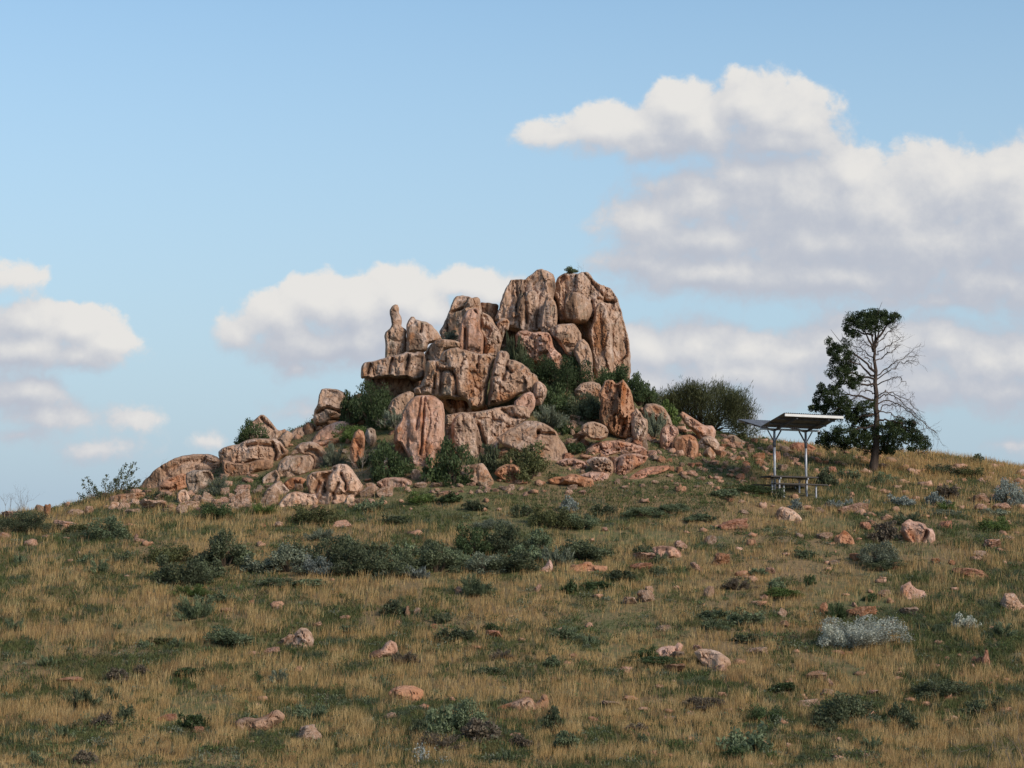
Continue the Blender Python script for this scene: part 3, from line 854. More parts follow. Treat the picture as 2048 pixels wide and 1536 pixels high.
TR('pointed dark orange shard standing in the bushes left of the monolith',
   [(708,865),(717,857),(726,862),(730,875),(728,902),(724,930),(712,938),(703,926),(699,897),(703,880)], d=85.6, T=.4, tint='orange', ext=.4, cells=(.4,1.6,0), amp=.12, stain=[(715,890,14,30,.6)], dark=[(722,885,5,25,.6)])
TR('grey rounded stone behind the pointed orange shard',
   [(728,872),(733,858),(742,855),(751,860),(754,878),(742,886)], d=86.8, T=.35, tint='grey', ext=.3)
TR('lichen spotted round boulder perched at the front of the pile',
   [(752,945),(758,935),(765,922),(775,912),(790,911),(800,918),(805,930),(804,946),(799,956),(780,955),(762,953)], d=83.6, T=.6, ext=.1, tint='grey', rough=1.2, stain=[(770,940,14,14,.5)])
TR('smaller boulder leaning on the lichen spotted round boulder',
   [(744,942),(748,925),(760,918),(769,919),(765,926),(758,938),(755,948),(748,949)], d=83.9, T=.32, ext=.1, tint='mid')
TR('low pale slab under the lichen spotted round boulder',
   [(752,966),(765,957),(785,954),(810,955),(824,962),(826,972),(800,976),(775,976)], T=.45, tint='pink')
TR('big pale dome split by curving dark clefts at the foot of the pile',
   [(613,951),(623,943),(640,939),(662,938),(664,930),(677,926),(693,928),(705,940),(716,957),(727,971),(724,982),(718,988),(710,995),(705,1004),(685,1009),(662,1009),(640,1001),(630,990),(617,987),(611,968)],
   T=.95, lean=.3, tint='pale', cells=(1.4,1.4,.5), amp=.1, facets=5, rough=.9, stain=[(635,950,14,8,.35)],
   cracks=[([(664,938),(652,955),(650,985)], .5, .10),([(645,955),(633,970),(628,988)], .5, .10),[(683,948),(692,965),(693,978)],[(678,970),(668,990)]])
TR('low pale boulder in front of the big split dome',
   [(550,1013),(560,1001),(575,986),(590,982),(610,986),(630,988),(639,998),(640,1007),(620,1013),(590,1015)], T=.6, tint='pale', rough=.8, lean=.35)
TR('grey wedge shaped boulder behind the low pale boulder',
   [(526,992),(533,977),(545,968),(560,960),(570,971),(580,982),(570,992),(555,1000),(535,998)], T=.5, tint='mid', rough=.7)
TR('small cream boulder against the right foot of the big split dome',
   [(686,1006),(694,992),(703,988),(710,998),(708,1008),(696,1011)], T=.3, tint='pale')
TR('large grey brown whaleback at the far left end of the pile',
   [(278,976),(284,962),(300,950),(312,935),(325,928),(345,917),(365,910),(385,908),(410,907),(432,912),(440,920),(437,940),(420,950),(400,960),(380,970),(350,980),(300,990),(284,986)],
   d=88.4, T=1.0, lean=.2, ext=.4, tint='mid', cells=(1.6,1.0,.4), amp=.18, facets=5, rough=.9, dark=[(310,955,20,12,.5)], cracks=[([(335,945),(365,928),(400,922),(425,935)], .25, .12)])
TR('rust brown layered block below the left whaleback',
   [(316,972),(330,959),(352,950),(363,946),(373,950),(375,966),(371,978),(355,983),(335,989),(320,985)], d=85.9, T=.5, tint='orange', cells=(1.3,.4,.15), amp=.12, ext=.3)
TR('flat faced grey pink block below the left whaleback',
   [(370,962),(372,946),(385,940),(405,939),(418,940),(426,950),(428,960),(416,970),(406,980),(398,990),(385,990),(376,980)], d=85.7, T=.5, tint='grey', rough=.6, ext=.3, facets=4)
TR('long low slab at the outer left edge of the pile',
   [(218,993),(240,988),(265,985),(289,984),(291,994),(270,1001),(245,1004),(220,1006)], d=86.3, T=.4, ext=.3, tint='mid')
TR('upright cream and orange stone below the left whaleback',
   [(353,988),(362,980),(372,979),(381,998),(374,1004),(365,1008),(355,1002)], T=.28, tint='pale', stain=[(370,988,8,7,.5)])
# --- the right hand side
TR('craggy dark orange fin with jagged upright top',
   [(1196,788),(1203,770),(1210,760),(1218,758),(1226,759),(1232,766),(1240,763),(1246,757),(1253,766),(1260,775),(1265,790),(1268,810),(1270,830),(1273,860),(1270,870),(1262,875),(1250,872),(1240,868),(1225,864),(1205,852),(1199,832),(1201,808)],
   d=86.4, T=.85, lean=.12, ext=.15, cells=(.3,1.5,-.08), amp=.28, groove=.24, rough=1.6, tint=(1.0, .80, .66), stain=[(1245,790,8,30,.9),(1250,850,8,20,.7),(1215,775,8,14,.5)], dark=[(1232,800,10,34,1.0),(1215,830,14,30,1.1)])
TR('ribbed lower buttress beside the craggy orange fin',
   [(1262,845),(1266,825),(1274,815),(1282,825),(1287,835),(1294,838),(1296,857),(1291,872),(1280,876),(1266,874)], d=86.0, T=.45, ext=.2, cells=(.3,1.4,-.05), amp=.16, rough=1.4)
TR('oval undercut boulder in front of the craggy orange fin',
   [(1162,860),(1165,850),(1175,844),(1185,843),(1200,846),(1212,852),(1217,862),(1214,872),(1200,876),(1180,874),(1168,869)], d=85.0, T=.55, ext=.1, rough=.9, cells=(1.5,.7,.1), amp=.1)
TR('huge slanted brown slab with grey lichen border right of base outcrop',
   [(991,873),(1005,865),(1025,855),(1045,842),(1053,838),(1070,838),(1085,842),(1100,850),(1115,862),(1120,875),(1130,890),(1136,905),(1134,914),(1120,920),(1105,928),(1090,922),(1070,916),(1050,910),(1030,900),(1010,892),(998,884)],
   d=85.2, T=.7, lean=.45, ext=.2, tint='mid', cells=(2.2,1.2,-.3), amp=.12, groove=.08, facets=3, rough=.7, stain=[(1060,875,40,16,.55)], cracks=[[(1075,862),(1090,866),(1110,868)],[(1070,875),(1078,860)]])
TR('pink ledgy outcrop on the open slope below the orange fin',
   [(1170,900),(1185,885),(1205,881),(1235,878),(1265,885),(1290,894),(1297,904),(1275,908),(1240,906),(1210,912),(1185,916)], T=.4, lean=.7, ext=.2, tint='pink', cells=(.42,.26,.15), amp=.22, groove=.2, rough=1.4, stain=[(1190,900,16,8,.5)], dark=[(1230,890,10,8,.6)])
TR('broad lumpy pink stone at the lower right of the pink ledgy outcrop',
   [(1226,918),(1245,907),(1275,905),(1299,910),(1292,924),(1272,934),(1257,946),(1238,954),(1226,940)], T=.4, lean=.6, ext=.2, tint='pink', cells=(.4,.35,.3), amp=.2, rough=1.4, dark=[(1228,925,8,10,.8)])
TR('broken brown stone at the lower left of the pink ledgy outcrop',
   [(1172,921),(1190,912),(1212,912),(1226,922),(1229,942),(1214,957),(1200,949),(1185,936)], T=.35, lean=.6, ext=.2, tint='mid', cells=(.3,.3,.2), amp=.2, rough=1.5, dark=[(1195,925,10,8,1.0)])
TR('rounded brown stone below the foot of the leaning pillar',
   [(1148,780),(1163,765),(1185,762),(1200,768),(1206,786),(1196,802),(1170,806),(1153,797)], d=89.2, T=.45, ext=.3, tint='mid', cells=(.5,.5,.2), amp=.14)
TR('broken pinkish outcrop at the toe of the slanted slab',
   [(1110,922),(1130,916),(1150,915),(1168,921),(1176,933),(1174,944),(1155,942),(1132,936)], T=.35, lean=.6, tint='pink', cells=(.4,.3,.1), amp=.2, rough=1.5)
TR('low pale rubble ledge under the pink ledgy outcrop',
   [(1158,950),(1180,943),(1205,943),(1218,948),(1217,962),(1195,964),(1170,960)], T=.3, lean=.5, tint='pink', cells=(.35,.3,0), amp=.16, rough=1.3)
TR('flat pink pavement slab lying in green turf right of the ledges',
   [(1248,962),(1265,949),(1280,938),(1300,930),(1325,927),(1347,927),(1338,937),(1312,947),(1287,955),(1264,964)], T=.22, lean=1.8, tint='red', cells=(.7,.3,.2), amp=.08, rough=1.1)
TR('low orange tan rock with a broken end in the turf before the bushes',
   [(1094,960),(1110,953),(1130,953),(1140,948),(1152,947),(1165,952),(1186,958),(1188,970),(1180,978),(1160,972),(1130,970),(1103,968)], T=.4, tint='orange', lean=.3, cells=(.9,.5,.1))
TR('cracked rusty brown boulder left of the olive bush',
   [(989,947),(995,936),(1010,928),(1025,927),(1040,933),(1050,942),(1055,956),(1047,968),(1035,972),(1012,965),(1000,955)], T=.5, tint='orange', cells=(.5,.6,.3), amp=.16, rough=1.2, dark=[(1020,950,16,8,.5)])
TR('pointed tan slab with a bright flat face at the pile foot',
   [(916,936),(925,930),(945,928),(965,925),(972,934),(980,948),(988,962),(984,976),(970,976),(955,968),(930,958),(919,947)], T=.5, tint='tan', rough=.6, cells=(1.5,1,-.3), amp=.1, lean=.3)
TR('layered grey slab leaning above the right hand scree',
   [(1284,818),(1292,807),(1310,806),(1325,812),(1333,820),(1341,835),(1347,850),(1336,856),(1325,850),(1310,844),(1295,836),(1286,830)], d=88.4, T=.55, tint='mid', ext=.3, cells=(1.3,.3,-.5), amp=.16, groove=.16)
TR('folded pale rock column under the layered grey slab',
   [(1319,882),(1322,860),(1330,851),(1345,849),(1356,856),(1358,868),(1347,878),(1342,895),(1336,902),(1322,899)], d=86.6, T=.4, tint='pink', ext=.3, cells=(.35,.9,.2), amp=.14)
TR('diagonal tapering slab pointing up at the broom bush',
   [(1359,829),(1364,822),(1375,828),(1390,838),(1400,845),(1410,850),(1425,851),(1433,862),(1426,876),(1410,875),(1395,868),(1380,857),(1368,845)], d=89.6, T=.45, ext=.3, tint='pink', cells=(1.2,.5,-.6), amp=.1)
TR('blocky orange boulder standing alone on the turf left of the shelter',
   [(1343,888),(1350,876),(1365,870),(1380,868),(1392,875),(1398,890),(1397,907),(1386,915),(1365,914),(1350,909),(1345,899)], d=86.6, T=.6, tint='orange', rough=.8, facets=6, ext=.3, dark=[(1352,890,8,20,.4)])
TR('tan boulder behind the blocky orange boulder',
   [(1394,888),(1405,875),(1420,871),(1433,877),(1440,889),(1436,898),(1420,897),(1404,896)], d=88.0, T=.45, ext=.3, cells=(.8,.5,-.3), amp=.12)
TR('small pyramid stone just right of the blocky orange boulder',
   [(1404,909),(1412,897),(1420,893),(1431,907),(1431,917),(1418,918)], T=.3)
TR('low red boulder on the skyline behind the picnic shelter',
   [(1577,893),(1590,884),(1605,885),(1620,889),(1634,897),(1610,903),(1585,902)], T=.4, tint='red')
TR('low grey tan boulder on the skyline under the broom bush',
   [(1449,877),(1458,869),(1470,870),(1480,878),(1492,885),(1480,892),(1460,892)], T=.4, tint='mid')

# --- outcrops on the open slope, traced one by one
def SR(label, poly, **k):
    k.setdefault('step', .032); k.setdefault('cells', (.32, .34, .2)); k.setdefault('amp', .10); k.setdefault('groove', .07); k.setdefault('lean', .35); k.setdefault('rough', .6)
    return trace_rock(label, poly, name='slope_rock', cat='rock', group='rocky outcrops on the open slope', **k)
SR('craggy pink rock with a hollow, biggest on the right of the slope', [(1803,1060),(1806,1048),(1815,1040),(1822,1037),(1830,1042),(1840,1043),(1852,1048),(1856,1055),(1866,1056),(1872,1068),(1871,1080),(1860,1084),(1850,1087),(1838,1088),(1820,1084),(1806,1075)], T=.5, tint='pink', stain=[(1820,1070,14,14,.6)], dark=[(1850,1066,4,8,1.2)], cells=(.4,.6,.1), cracks=[([(1852,1056),(1849,1070),(1842,1084)], .25, .05)])
SR('pale rock with a shaded left face near the picnic bench', [(1551,1030),(1556,1018),(1565,1012),(1575,1014),(1588,1020),(1600,1030),(1605,1038),(1590,1044),(1570,1044),(1553,1042)], T=.42, tint='pale', dark=[(1556,1028,6,14,.9)])  # the dark spot paints the left face's shade into the colour
SR('ridged orange rock left of the craggy pink rock', [(1668,1080),(1672,1070),(1680,1068),(1688,1060),(1695,1063),(1706,1075),(1711,1087),(1695,1091),(1675,1091)], T=.36, tint='orange', cells=(.16,.6,.1), amp=.14)
SR('notched pink rock with a raised horn right of the slope middle', [(1800,1190),(1803,1172),(1815,1166),(1822,1161),(1826,1170),(1835,1178),(1850,1182),(1856,1192),(1840,1199),(1815,1200)], T=.34, tint='pink')
SR('brown overhanging slab with a pale raised end low on the slope', [(468,1445),(478,1437),(495,1434),(512,1438),(530,1432),(545,1422),(556,1419),(570,1430),(567,1442),(545,1454),(520,1462),(490,1464),(472,1457)], T=.4, tint='brown', lean=.1, stain=[(550,1432,10,8,.3)], cells=(.5,.25,-.3))
SR('sloping tan slab with a pale crest above bright green turf', [(1388,1305),(1400,1298),(1420,1298),(1440,1303),(1460,1318),(1464,1330),(1450,1338),(1420,1334),(1400,1322)], T=.4, tint='tan', lean=.5)
SR('rounded tan rock with a small upright companion above bright green turf', [(1312,1302),(1322,1294),(1340,1291),(1350,1293),(1357,1284),(1368,1290),(1362,1302),(1352,1310),(1340,1318),(1325,1316),(1315,1312)], T=.34, tint='pink', cracks=[([(1350,1292),(1350,1312)], .2, .04)])
SR('low domed tan rock in tall straw grass', [(775,1386),(785,1375),(805,1371),(828,1372),(845,1380),(850,1394),(840,1404),(800,1404),(780,1398)], T=.45, tint='orange', lean=.5)
SR('broken brown rock with a cracked upright end amid straw grass', [(985,1420),(1005,1410),(1030,1402),(1055,1393),(1065,1398),(1070,1408),(1078,1402),(1085,1388),(1094,1390),(1098,1405),(1096,1420),(1075,1428),(1050,1428),(1020,1422)], T=.36, tint='brown', stain=[(1000,1415,20,8,.8)], cells=(.2,.4,.1), amp=.14)
SR('pinkish peaked rock with a brown hollow side left of the slope middle', [(735,1314),(745,1302),(762,1298),(770,1286),(780,1280),(792,1286),(796,1302),(785,1312),(765,1314),(745,1322)], T=.38, tint='pink', dark=[(745,1310,14,10,1.0)])
SR('pale layered rock beside sage shrubs left of the slope middle', [(578,1288),(590,1265),(600,1255),(612,1256),(622,1265),(628,1282),(618,1296),(605,1298),(588,1298)], T=.36, tint='tan', cells=(.5,.12,-.5), amp=.09)
SR('narrow standing red stone shaped like a post', [(1962,1332),(1964,1318),(1969,1308),(1971,1297),(1976,1300),(1978,1312),(1981,1326),(1979,1338),(1965,1338)], T=.16, tint='red', lean=0.05, facets=1)
SR('pointed pink rock at the right end of the dark shrub belt', [(1078,1140),(1090,1132),(1098,1118),(1103,1122),(1107,1136),(1100,1145),(1085,1145)], T=.25, tint='pink')
SR('long ragged pink ledge under the end of the dark shrub belt', [(1128,1142),(1150,1130),(1165,1127),(1170,1123),(1182,1123),(1186,1130),(1215,1132),(1214,1141),(1180,1145),(1150,1146)], T=.25, tint='orange', lean=.7)
SR('broad grey pink rock capped by shrubs right of the dark shrub belt', [(1304,1107),(1306,1094),(1325,1091),(1350,1093),(1362,1102),(1366,1115),(1345,1119),(1320,1116)], T=.34, tint='pink', dark=[(1325,1097,16,5,.7)], lean=.6)

# --- loose rocks: (column, row, width, height, tint, shape word)
def loose_variant(seed):
    rg = np.random.RandomState(seed)
    import bmesh
    bm = bmesh.new(); bmesh.ops.create_icosphere(bm, subdivisions=5, radius=1.0)
    V = np.array([v.co[:] for v in bm.verts]); F = np.array([[v.index for v in f.verts] for f in bm.faces]); bm.free()
    n = rg.normal(size=(11, 3)); n /= np.linalg.norm(n, axis=1)[:, None]
    n = np.vstack([n, [[0, 0, 1.0]]]); c = np.append(rg.uniform(.42, .92, 11), rg.uniform(.6, 1))
    r = np.full(len(V), 1.12)
    for k in range(len(n)):
        q = V @ n[k]
        r = soft_min(r, np.where(q > .15, c[k] / np.maximum(q, .15), 9.0), .02)
    s = seed * 3.7
    r = r * (1 + .20 * fbm(V[:, 0] * 1.5 + s, V[:, 1] * 1.5, V[:, 2] * 1.5, 5) + .11 * fbm(V[:, 0] * 2.6 + s, V[:, 1] * 2.6, V[:, 2] * 4 + .5 * V[:, 0], 5, .62, True))
    V = V * r[:, None]
    lo, hi = V.min(0), V.max(0)
    V = (V - (lo + hi) / 2) / ((hi - lo) / 2)
    me = fast_mesh('loose_rock', V, F, 3, M_ROCK, True)
    me.set_sharp_from_angle(angle=math.radians(30))
    return me
LOOSE = [loose_variant(s) for s in range(11, 23)]
_lr = random.Random(5)

def loose(cx, cy, w, h, tint, word=None, group='loose rocks lying in the grass', kind='rock', name='loose_rock', turn=None):
    x, y, z = hit(cx, cy + h * 0.46)
    s = y / F_PX
    W, H = w * s / 2, h * s
    y += W * 0.5
    z = g1(x, y)
    o = link(name, _lr.choice(LOOSE), None, (x, y, z + H * 0.19), None)
    o.scale = (W * 1.0, W * _lr.uniform(.75, 1.05), H * 0.74)
    a = _lr.choice((0, math.pi)) + _lr.uniform(-.35, .35)
    o.rotation_euler = (0, _lr.uniform(-.12, .12) if h < w else 0, a)
    t = TINT[tint]; j = _lr.uniform(.9, 1.08)
    j *= .92
    o.color = (t[0] * j, t[1] * j, t[2] * j, 1)
    o['category'] = 'rock'
    o['group'] = group
    size = 'tiny' if w < 18 else 'small' if w < 32 else 'mid sized' if w < 52 else 'large'
    shape = word or ('upright' if h > w * .95 else 'flat' if h < w * .36 else 'low' if h < w * .55 else 'angular')
    SPOTS.append((o, kind, cx, cy, f'{size} {WORD[tint]} {shape}'))
    FOOT.append((x, y, W * .7, W * .34))
    return o

ROCKS = [
    (615,1469,58,32,'tan',None),(568,1283,42,26,'tan',None),(543,1304,32,16,'pink',None),
    (333,1436,42,12,'red',None),(395,1461,26,12,'red',None),(138,1364,52,12,'red',None),(279,1083,26,9,'pink',None),(270,1073,14,10,'pink',None),
    (501,1206,16,11,'red',None),(454,1221,28,8,'pink',None),(127,1052,48,20,'pink','slanting'),(8,1072,26,14,'pink',None),(94,1022,16,28,'orange','split'),
    (179,1054,18,10,'tan',None),(525,1052,17,10,'orange',None),(557,1050,28,11,'pale',None),(680,1050,46,15,'pink',None),(552,1220,14,9,'grey',None),
    
    (778,1434,32,14,'tan',None),(1190,1440,28,12,'red',None),(1223,1412,52,9,'tan',None),(1259,1203,30,15,'tan',None),(1292,1194,38,24,'tan',None),
    (1299,1180,19,14,'pale',None),(1073,1177,20,17,'pink',None),
    (985,1270,38,16,'red','ragged'),(946,1267,13,10,'pale',None),(832,1225,18,15,'tan',None),(814,1223,12,22,'brown','slanting'),(866,1254,15,9,'orange',None),
    (1288,1116,44,18,'pink','ragged'),(1284,1135,50,12,'red',None),
    (1252,1339,28,8,'pink',None),(1352,1338,44,16,'brown',None),(1328,1258,32,13,'tan',None),(1210,1060,16,9,'pink',None),(1364,1090,32,16,'pink',None),
    (1464,1050,62,18,'red',None),(1717,1015,44,18,'pink','rounded'),(1684,1021,34,16,'pink','rounded'),(1641,1021,20,13,'tan',None),
    (1732,1052,26,15,'red',None),(1651,1073,32,13,'tan',None),
    (1891,1050,28,19,'red',None),(1985,1090,40,20,'pink','rounded'),(1963,1015,27,14,'pink',None),(2005,1015,44,14,'pink',None),(1963,998,38,16,'brown',None),
    (2016,1046,22,11,'pink',None),(1422,1082,26,18,'tan',None),(1443,1121,38,26,'orange','pale capped'),(1395,1135,30,18,'pink',None),
    (1770,1189,26,13,'tan',None),(1648,1218,18,24,'orange',None),(1726,1227,62,20,'orange','ragged'),(1820,1225,42,18,'tan','sloping'),(1567,1226,24,17,'tan',None),
    (1569,1249,28,12,'brown',None),(2025,1205,48,32,'pale','grey capped'),(1419,1184,21,22,'tan',None),(1540,1142,22,13,'pink',None),(1711,1115,20,15,'orange',None),
    (1668,1126,22,9,'grey',None),(1762,1137,15,13,'pink',None),(1795,1131,20,17,'red',None),(1871,1124,22,11,'orange',None),(1904,1126,15,10,'orange',None),
    (1963,1108,40,12,'tan',None),(1945,1147,78,14,'red',None),(1442,1339,42,16,'pink',None),(1395,1299,20,14,'pink',None),
    (1514,1303,46,14,'tan',None),(1634,1354,46,19,'brown','layered'),(1663,1367,19,15,'pink',None),(1659,1386,36,12,'tan',None),(1616,1410,52,13,'tan',None),
    (1746,1388,27,9,'pink',None),(1960,1324,12,17,'red',None),(1947,1323,13,17,'red',None),(1980,1369,12,9,'red',None),
    (1677,1308,27,12,'red',None),(1772,1340,22,7,'red',None),(1357,1311,26,16,'tan',None),(1700,1309,18,8,'orange',None),(83,1018,30,16,'tan',None),
    (20,1032,40,16,'pink',None),(1145,1133,12,8,'pink',None),(1600,1072,18,9,'tan',None),(1595,1045,18,9,'pink',None),(1490,1024,22,9,'tan',None),
]
for r in ROCKS: loose(*r)

# pale rubble along the foot of the pile
FOOTROCKS = [
    (226,1014,28,20,'pale'),(246,1014,26,17,'pale'),(306,1012,66,22,'pale'),(177,1021,20,18,'pale'),(150,1026,34,15,'mid'),(383,1012,38,17,'pale'),(414,999,36,28,'tan'),
    (363,1018,24,20,'tan'),(447,1003,24,18,'pink'),(482,997,42,32,'pale'),(456,1013,24,14,'pale'),(484,979,34,16,'pink'),(534,1000,44,28,'tan'),(430,1007,18,16,'pale'),
    (270,1006,30,14,'pale'),(285,1003,20,11,'grey'),(262,1024,40,10,'tan'),(330,1021,24,8,'pale'),(403,1020,22,12,'pink'),(432,1019,18,10,'tan'),(476,1012,22,10,'tan'),(500,1012,24,11,'pale'),
    (520,978,16,12,'grey'),(512,985,22,10,'mid'),(448,985,24,14,'tan'),(470,1018,18,9,'grey'),(745,977,26,20,'pale'),(768,984,36,18,'pale'),(735,985,30,18,'mid'),
    (832,950,20,22,'tan'),(854,962,15,15,'pale'),(840,972,30,11,'tan'),(814,980,18,10,'pale'),(870,972,22,9,'tan'),(875,982,16,8,'pale'),(890,986,16,9,'pink'),(866,984,14,7,'tan'),
    (880,990,18,9,'pale'),(912,962,18,9,'tan'),(920,972,14,7,'pale'),(885,1000,20,10,'pink'),(720,1004,24,12,'mid'),(742,1003,16,9,'pale'),(700,1012,18,9,'pale'),
    (1147,848,16,10,'tan'),(1140,858,22,9,'pale'),(1125,853,14,9,'pink'),(1150,838,24,12,'mid'),(1142,889,28,20,'tan'),(1157,895,18,18,'orange'),(1158,878,26,16,'orange'),(1145,866,10,14,'tan'),
    (1170,886,16,14,'red'),(1290,890,14,26,'tan'),(1275,888,30,14,'red'),(1255,884,26,10,'tan'),(1302,909,26,14,'pink'),(1314,917,26,12,'mid'),(1325,921,22,14,'orange'),
    (1338,922,14,8,'orange'),(1345,911,20,6,'tan'),(1333,880,22,9,'pale'),(1365,846,24,15,'pink'),(1348,838,20,13,'tan'),(1300,870,24,14,'red'),
    (1320,905,12,9,'pale'),(1280,905,14,9,'pink'),(1240,885,20,8,'mid'),(1145,975,22,10,'tan'),(1138,985,20,9,'pale'),(1165,985,16,8,'pink'),
    (1003,912,30,14,'brown'),(975,905,20,12,'brown'),(1075,948,16,9,'tan'),(1040,978,18,8,'pale'),(1010,978,22,9,'tan'),(990,982,16,7,'pink'),(960,985,18,8,'tan'),
    (645,880,14,9,'tan'),(600,893,16,9,'mid'),(590,905,18,9,'tan'),(640,925,14,8,'pink'),(770,850,22,12,'grey'),(782,868,12,10,'pink'),(700,885,22,10,'pink'),(690,905,16,9,'grey'),
    (445,955,18,14,'tan'),(455,968,20,10,'pale'),(495,962,24,10,'pink'),(412,985,16,10,'tan'),(340,990,26,10,'pink'),(320,998,22,9,'grey'),(300,998,20,9,'pale'),
]
for r in FOOTROCKS: loose(*r, None, 'rubble along the foot of the rock pile', 'stone', 'rubble_stone')

# scree on the open slope between the pile and the picnic shelter
SCREE = [(1418,886,20,14,'tan'),(1442,909,22,17,'orange'),(1487,909,19,14,'tan'),(1478,894,18,9,'pink'),(1462,893,26,14,'pink'),(1500,893,18,9,'tan'),(1518,913,26,14,'orange'),(1530,926,14,11,'pink'),
    (1510,882,14,12,'orange'),(1490,941,24,16,'pink'),(1566,936,24,14,'tan'),(1555,913,18,22,'orange'),(1540,896,18,13,'pink'),(1570,899,24,14,'tan'),(1588,921,22,13,'pink'),(1597,929,24,8,'pink'),
    (1600,914,14,6,'tan'),(1640,921,22,13,'red'),(1652,927,14,9,'orange'),(1665,940,22,13,'red'),(1676,927,16,9,'pink'),(1630,908,30,7,'brown'),(1476,916,16,8,'orange'),(1450,926,14,8,'tan'),
    (1396,930,20,10,'orange'),(1360,940,16,12,'orange'),(1382,948,30,10,'pink'),(1372,956,20,8,'tan'),(1402,958,18,8,'mid'),(1460,952,24,8,'pink'),(1440,940,12,6,'pale'),(1428,928,14,6,'tan'),
    (1405,940,22,8,'pink'),(1340,952,14,6,'pale'),(1355,968,16,6,'pale'),(1384,930,14,9,'red'),(1412,922,18,9,'tan'),(1455,906,12,8,'pink'),(1470,880,12,8,'tan'),(1525,985,16,9,'orange'),
    (1546,950,14,8,'tan'),(1448,872,16,8,'pink'),(1435,905,14,9,'tan'),(1503,902,14,8,'mid'),(1533,905,16,9,'pink'),(1545,885,16,7,'pink'),(1560,890,16,7,'tan'),(1460,1002,18,7,'orange'),
    (1310,965,18,7,'pale'),(1285,972,14,6,'tan'),(1330,978,14,6,'pale'),(1250,975,16,6,'pale'),(1465,918,14,7,'pale'),(1446,893,14,9,'orange'),(1520,898,16,8,'mid'),(1583,906,14,7,'orange'),
    (1612,938,16,7,'mid'),(1626,918,16,8,'tan'),(1690,932,20,9,'tan'),(1505,958,14,7,'pink'),(1480,965,14,6,'tan'),(1420,968,16,6,'pale'),(1395,975,14,6,'tan'),(1690,948,18,8,'pink')]
for r in SCREE: loose(*r, None, 'scree on the slope beside the picnic shelter', 'scree stone', 'scree_stone')

# broken rubble that fills the ground between the boulders
def rubble(n, poly, tints, wmin, wmax, group, kind, name, seed):
    rg = random.Random(seed); P = np.array(poly, float); k = 0
    lo, hi = P.min(0), P.max(0)
    while k < n:
        q = (rg.uniform(lo[0], hi[0]), rg.uniform(lo[1], hi[1]))
        if not inside(np.array([q]), P)[0]: continue
        w = wmin + (wmax - wmin) * rg.random() ** 2
        loose(q[0], q[1], w, w * rg.uniform(.45, .8), rg.choice(tints), None, group, kind, name); k += 1
GR = 'rubble along the foot of the rock pile'
rubble(46, [(1118,860),(1160,835),(1300,870),(1330,915),(1240,965),(1140,945),(1110,905)], ('tan','pink','orange','red','mid'), 10, 26, GR, 'stone', 'rubble_stone', 4)
rubble(16, [(860,958),(1000,968),(1110,975),(1080,992),(900,992)], ('tan','pink','pale'), 9, 18, GR, 'stone', 'rubble_stone', 5)
rubble(34, [(270,985),(430,975),(600,960),(700,985),(690,1010),(400,1020),(250,1020)], ('tan','pink','pale','mid'), 11, 26, GR, 'stone', 'rubble_stone', 6)
rubble(26, [(1330,900),(1480,885),(1640,905),(1660,940),(1480,965),(1340,960)], ('tan','pink','orange','red'), 9, 20, 'scree on the slope beside the picnic shelter', 'scree stone', 'scree_stone', 7)

# ------------------------------------------------------------------ plants
def leaf_mesh(name, C, size, rg, up=0.0, out=None, narrow=0.42, material=None, cluster=None):
    """diamond leaves at points C"""
    n = len(C)
    d = rg.normal(size=(n, 3)); d[:, 2] += up
    if out is not None: d += out * 1.1
    d /= np.linalg.norm(d, axis=1)[:, None] + 1e-9
    q = np.cross(d, rg.normal(size=(n, 3))); q /= np.linalg.norm(q, axis=1)[:, None] + 1e-9
    L = size * rg.uniform(.6, 1.4, (n, 1)); Wd = L * narrow
    V = np.stack([C - d * L * .5, C + q * Wd * .5, C + d * L * .5, C - q * Wd * .5], 1).reshape(-1, 3)
    F = np.arange(4 * n).reshape(n, 4)
    me = fast_mesh(name, V, F, 4, material or M_LEAF)
    va = rg.uniform(0, 1, n)
    if cluster is not None: va = 0.5 * va + 0.5 * cluster
    at_ = me.attributes.new('vary', 'FLOAT', 'FACE')
    at_.data.foreach_set('value', va.astype(np.float32))
    return me

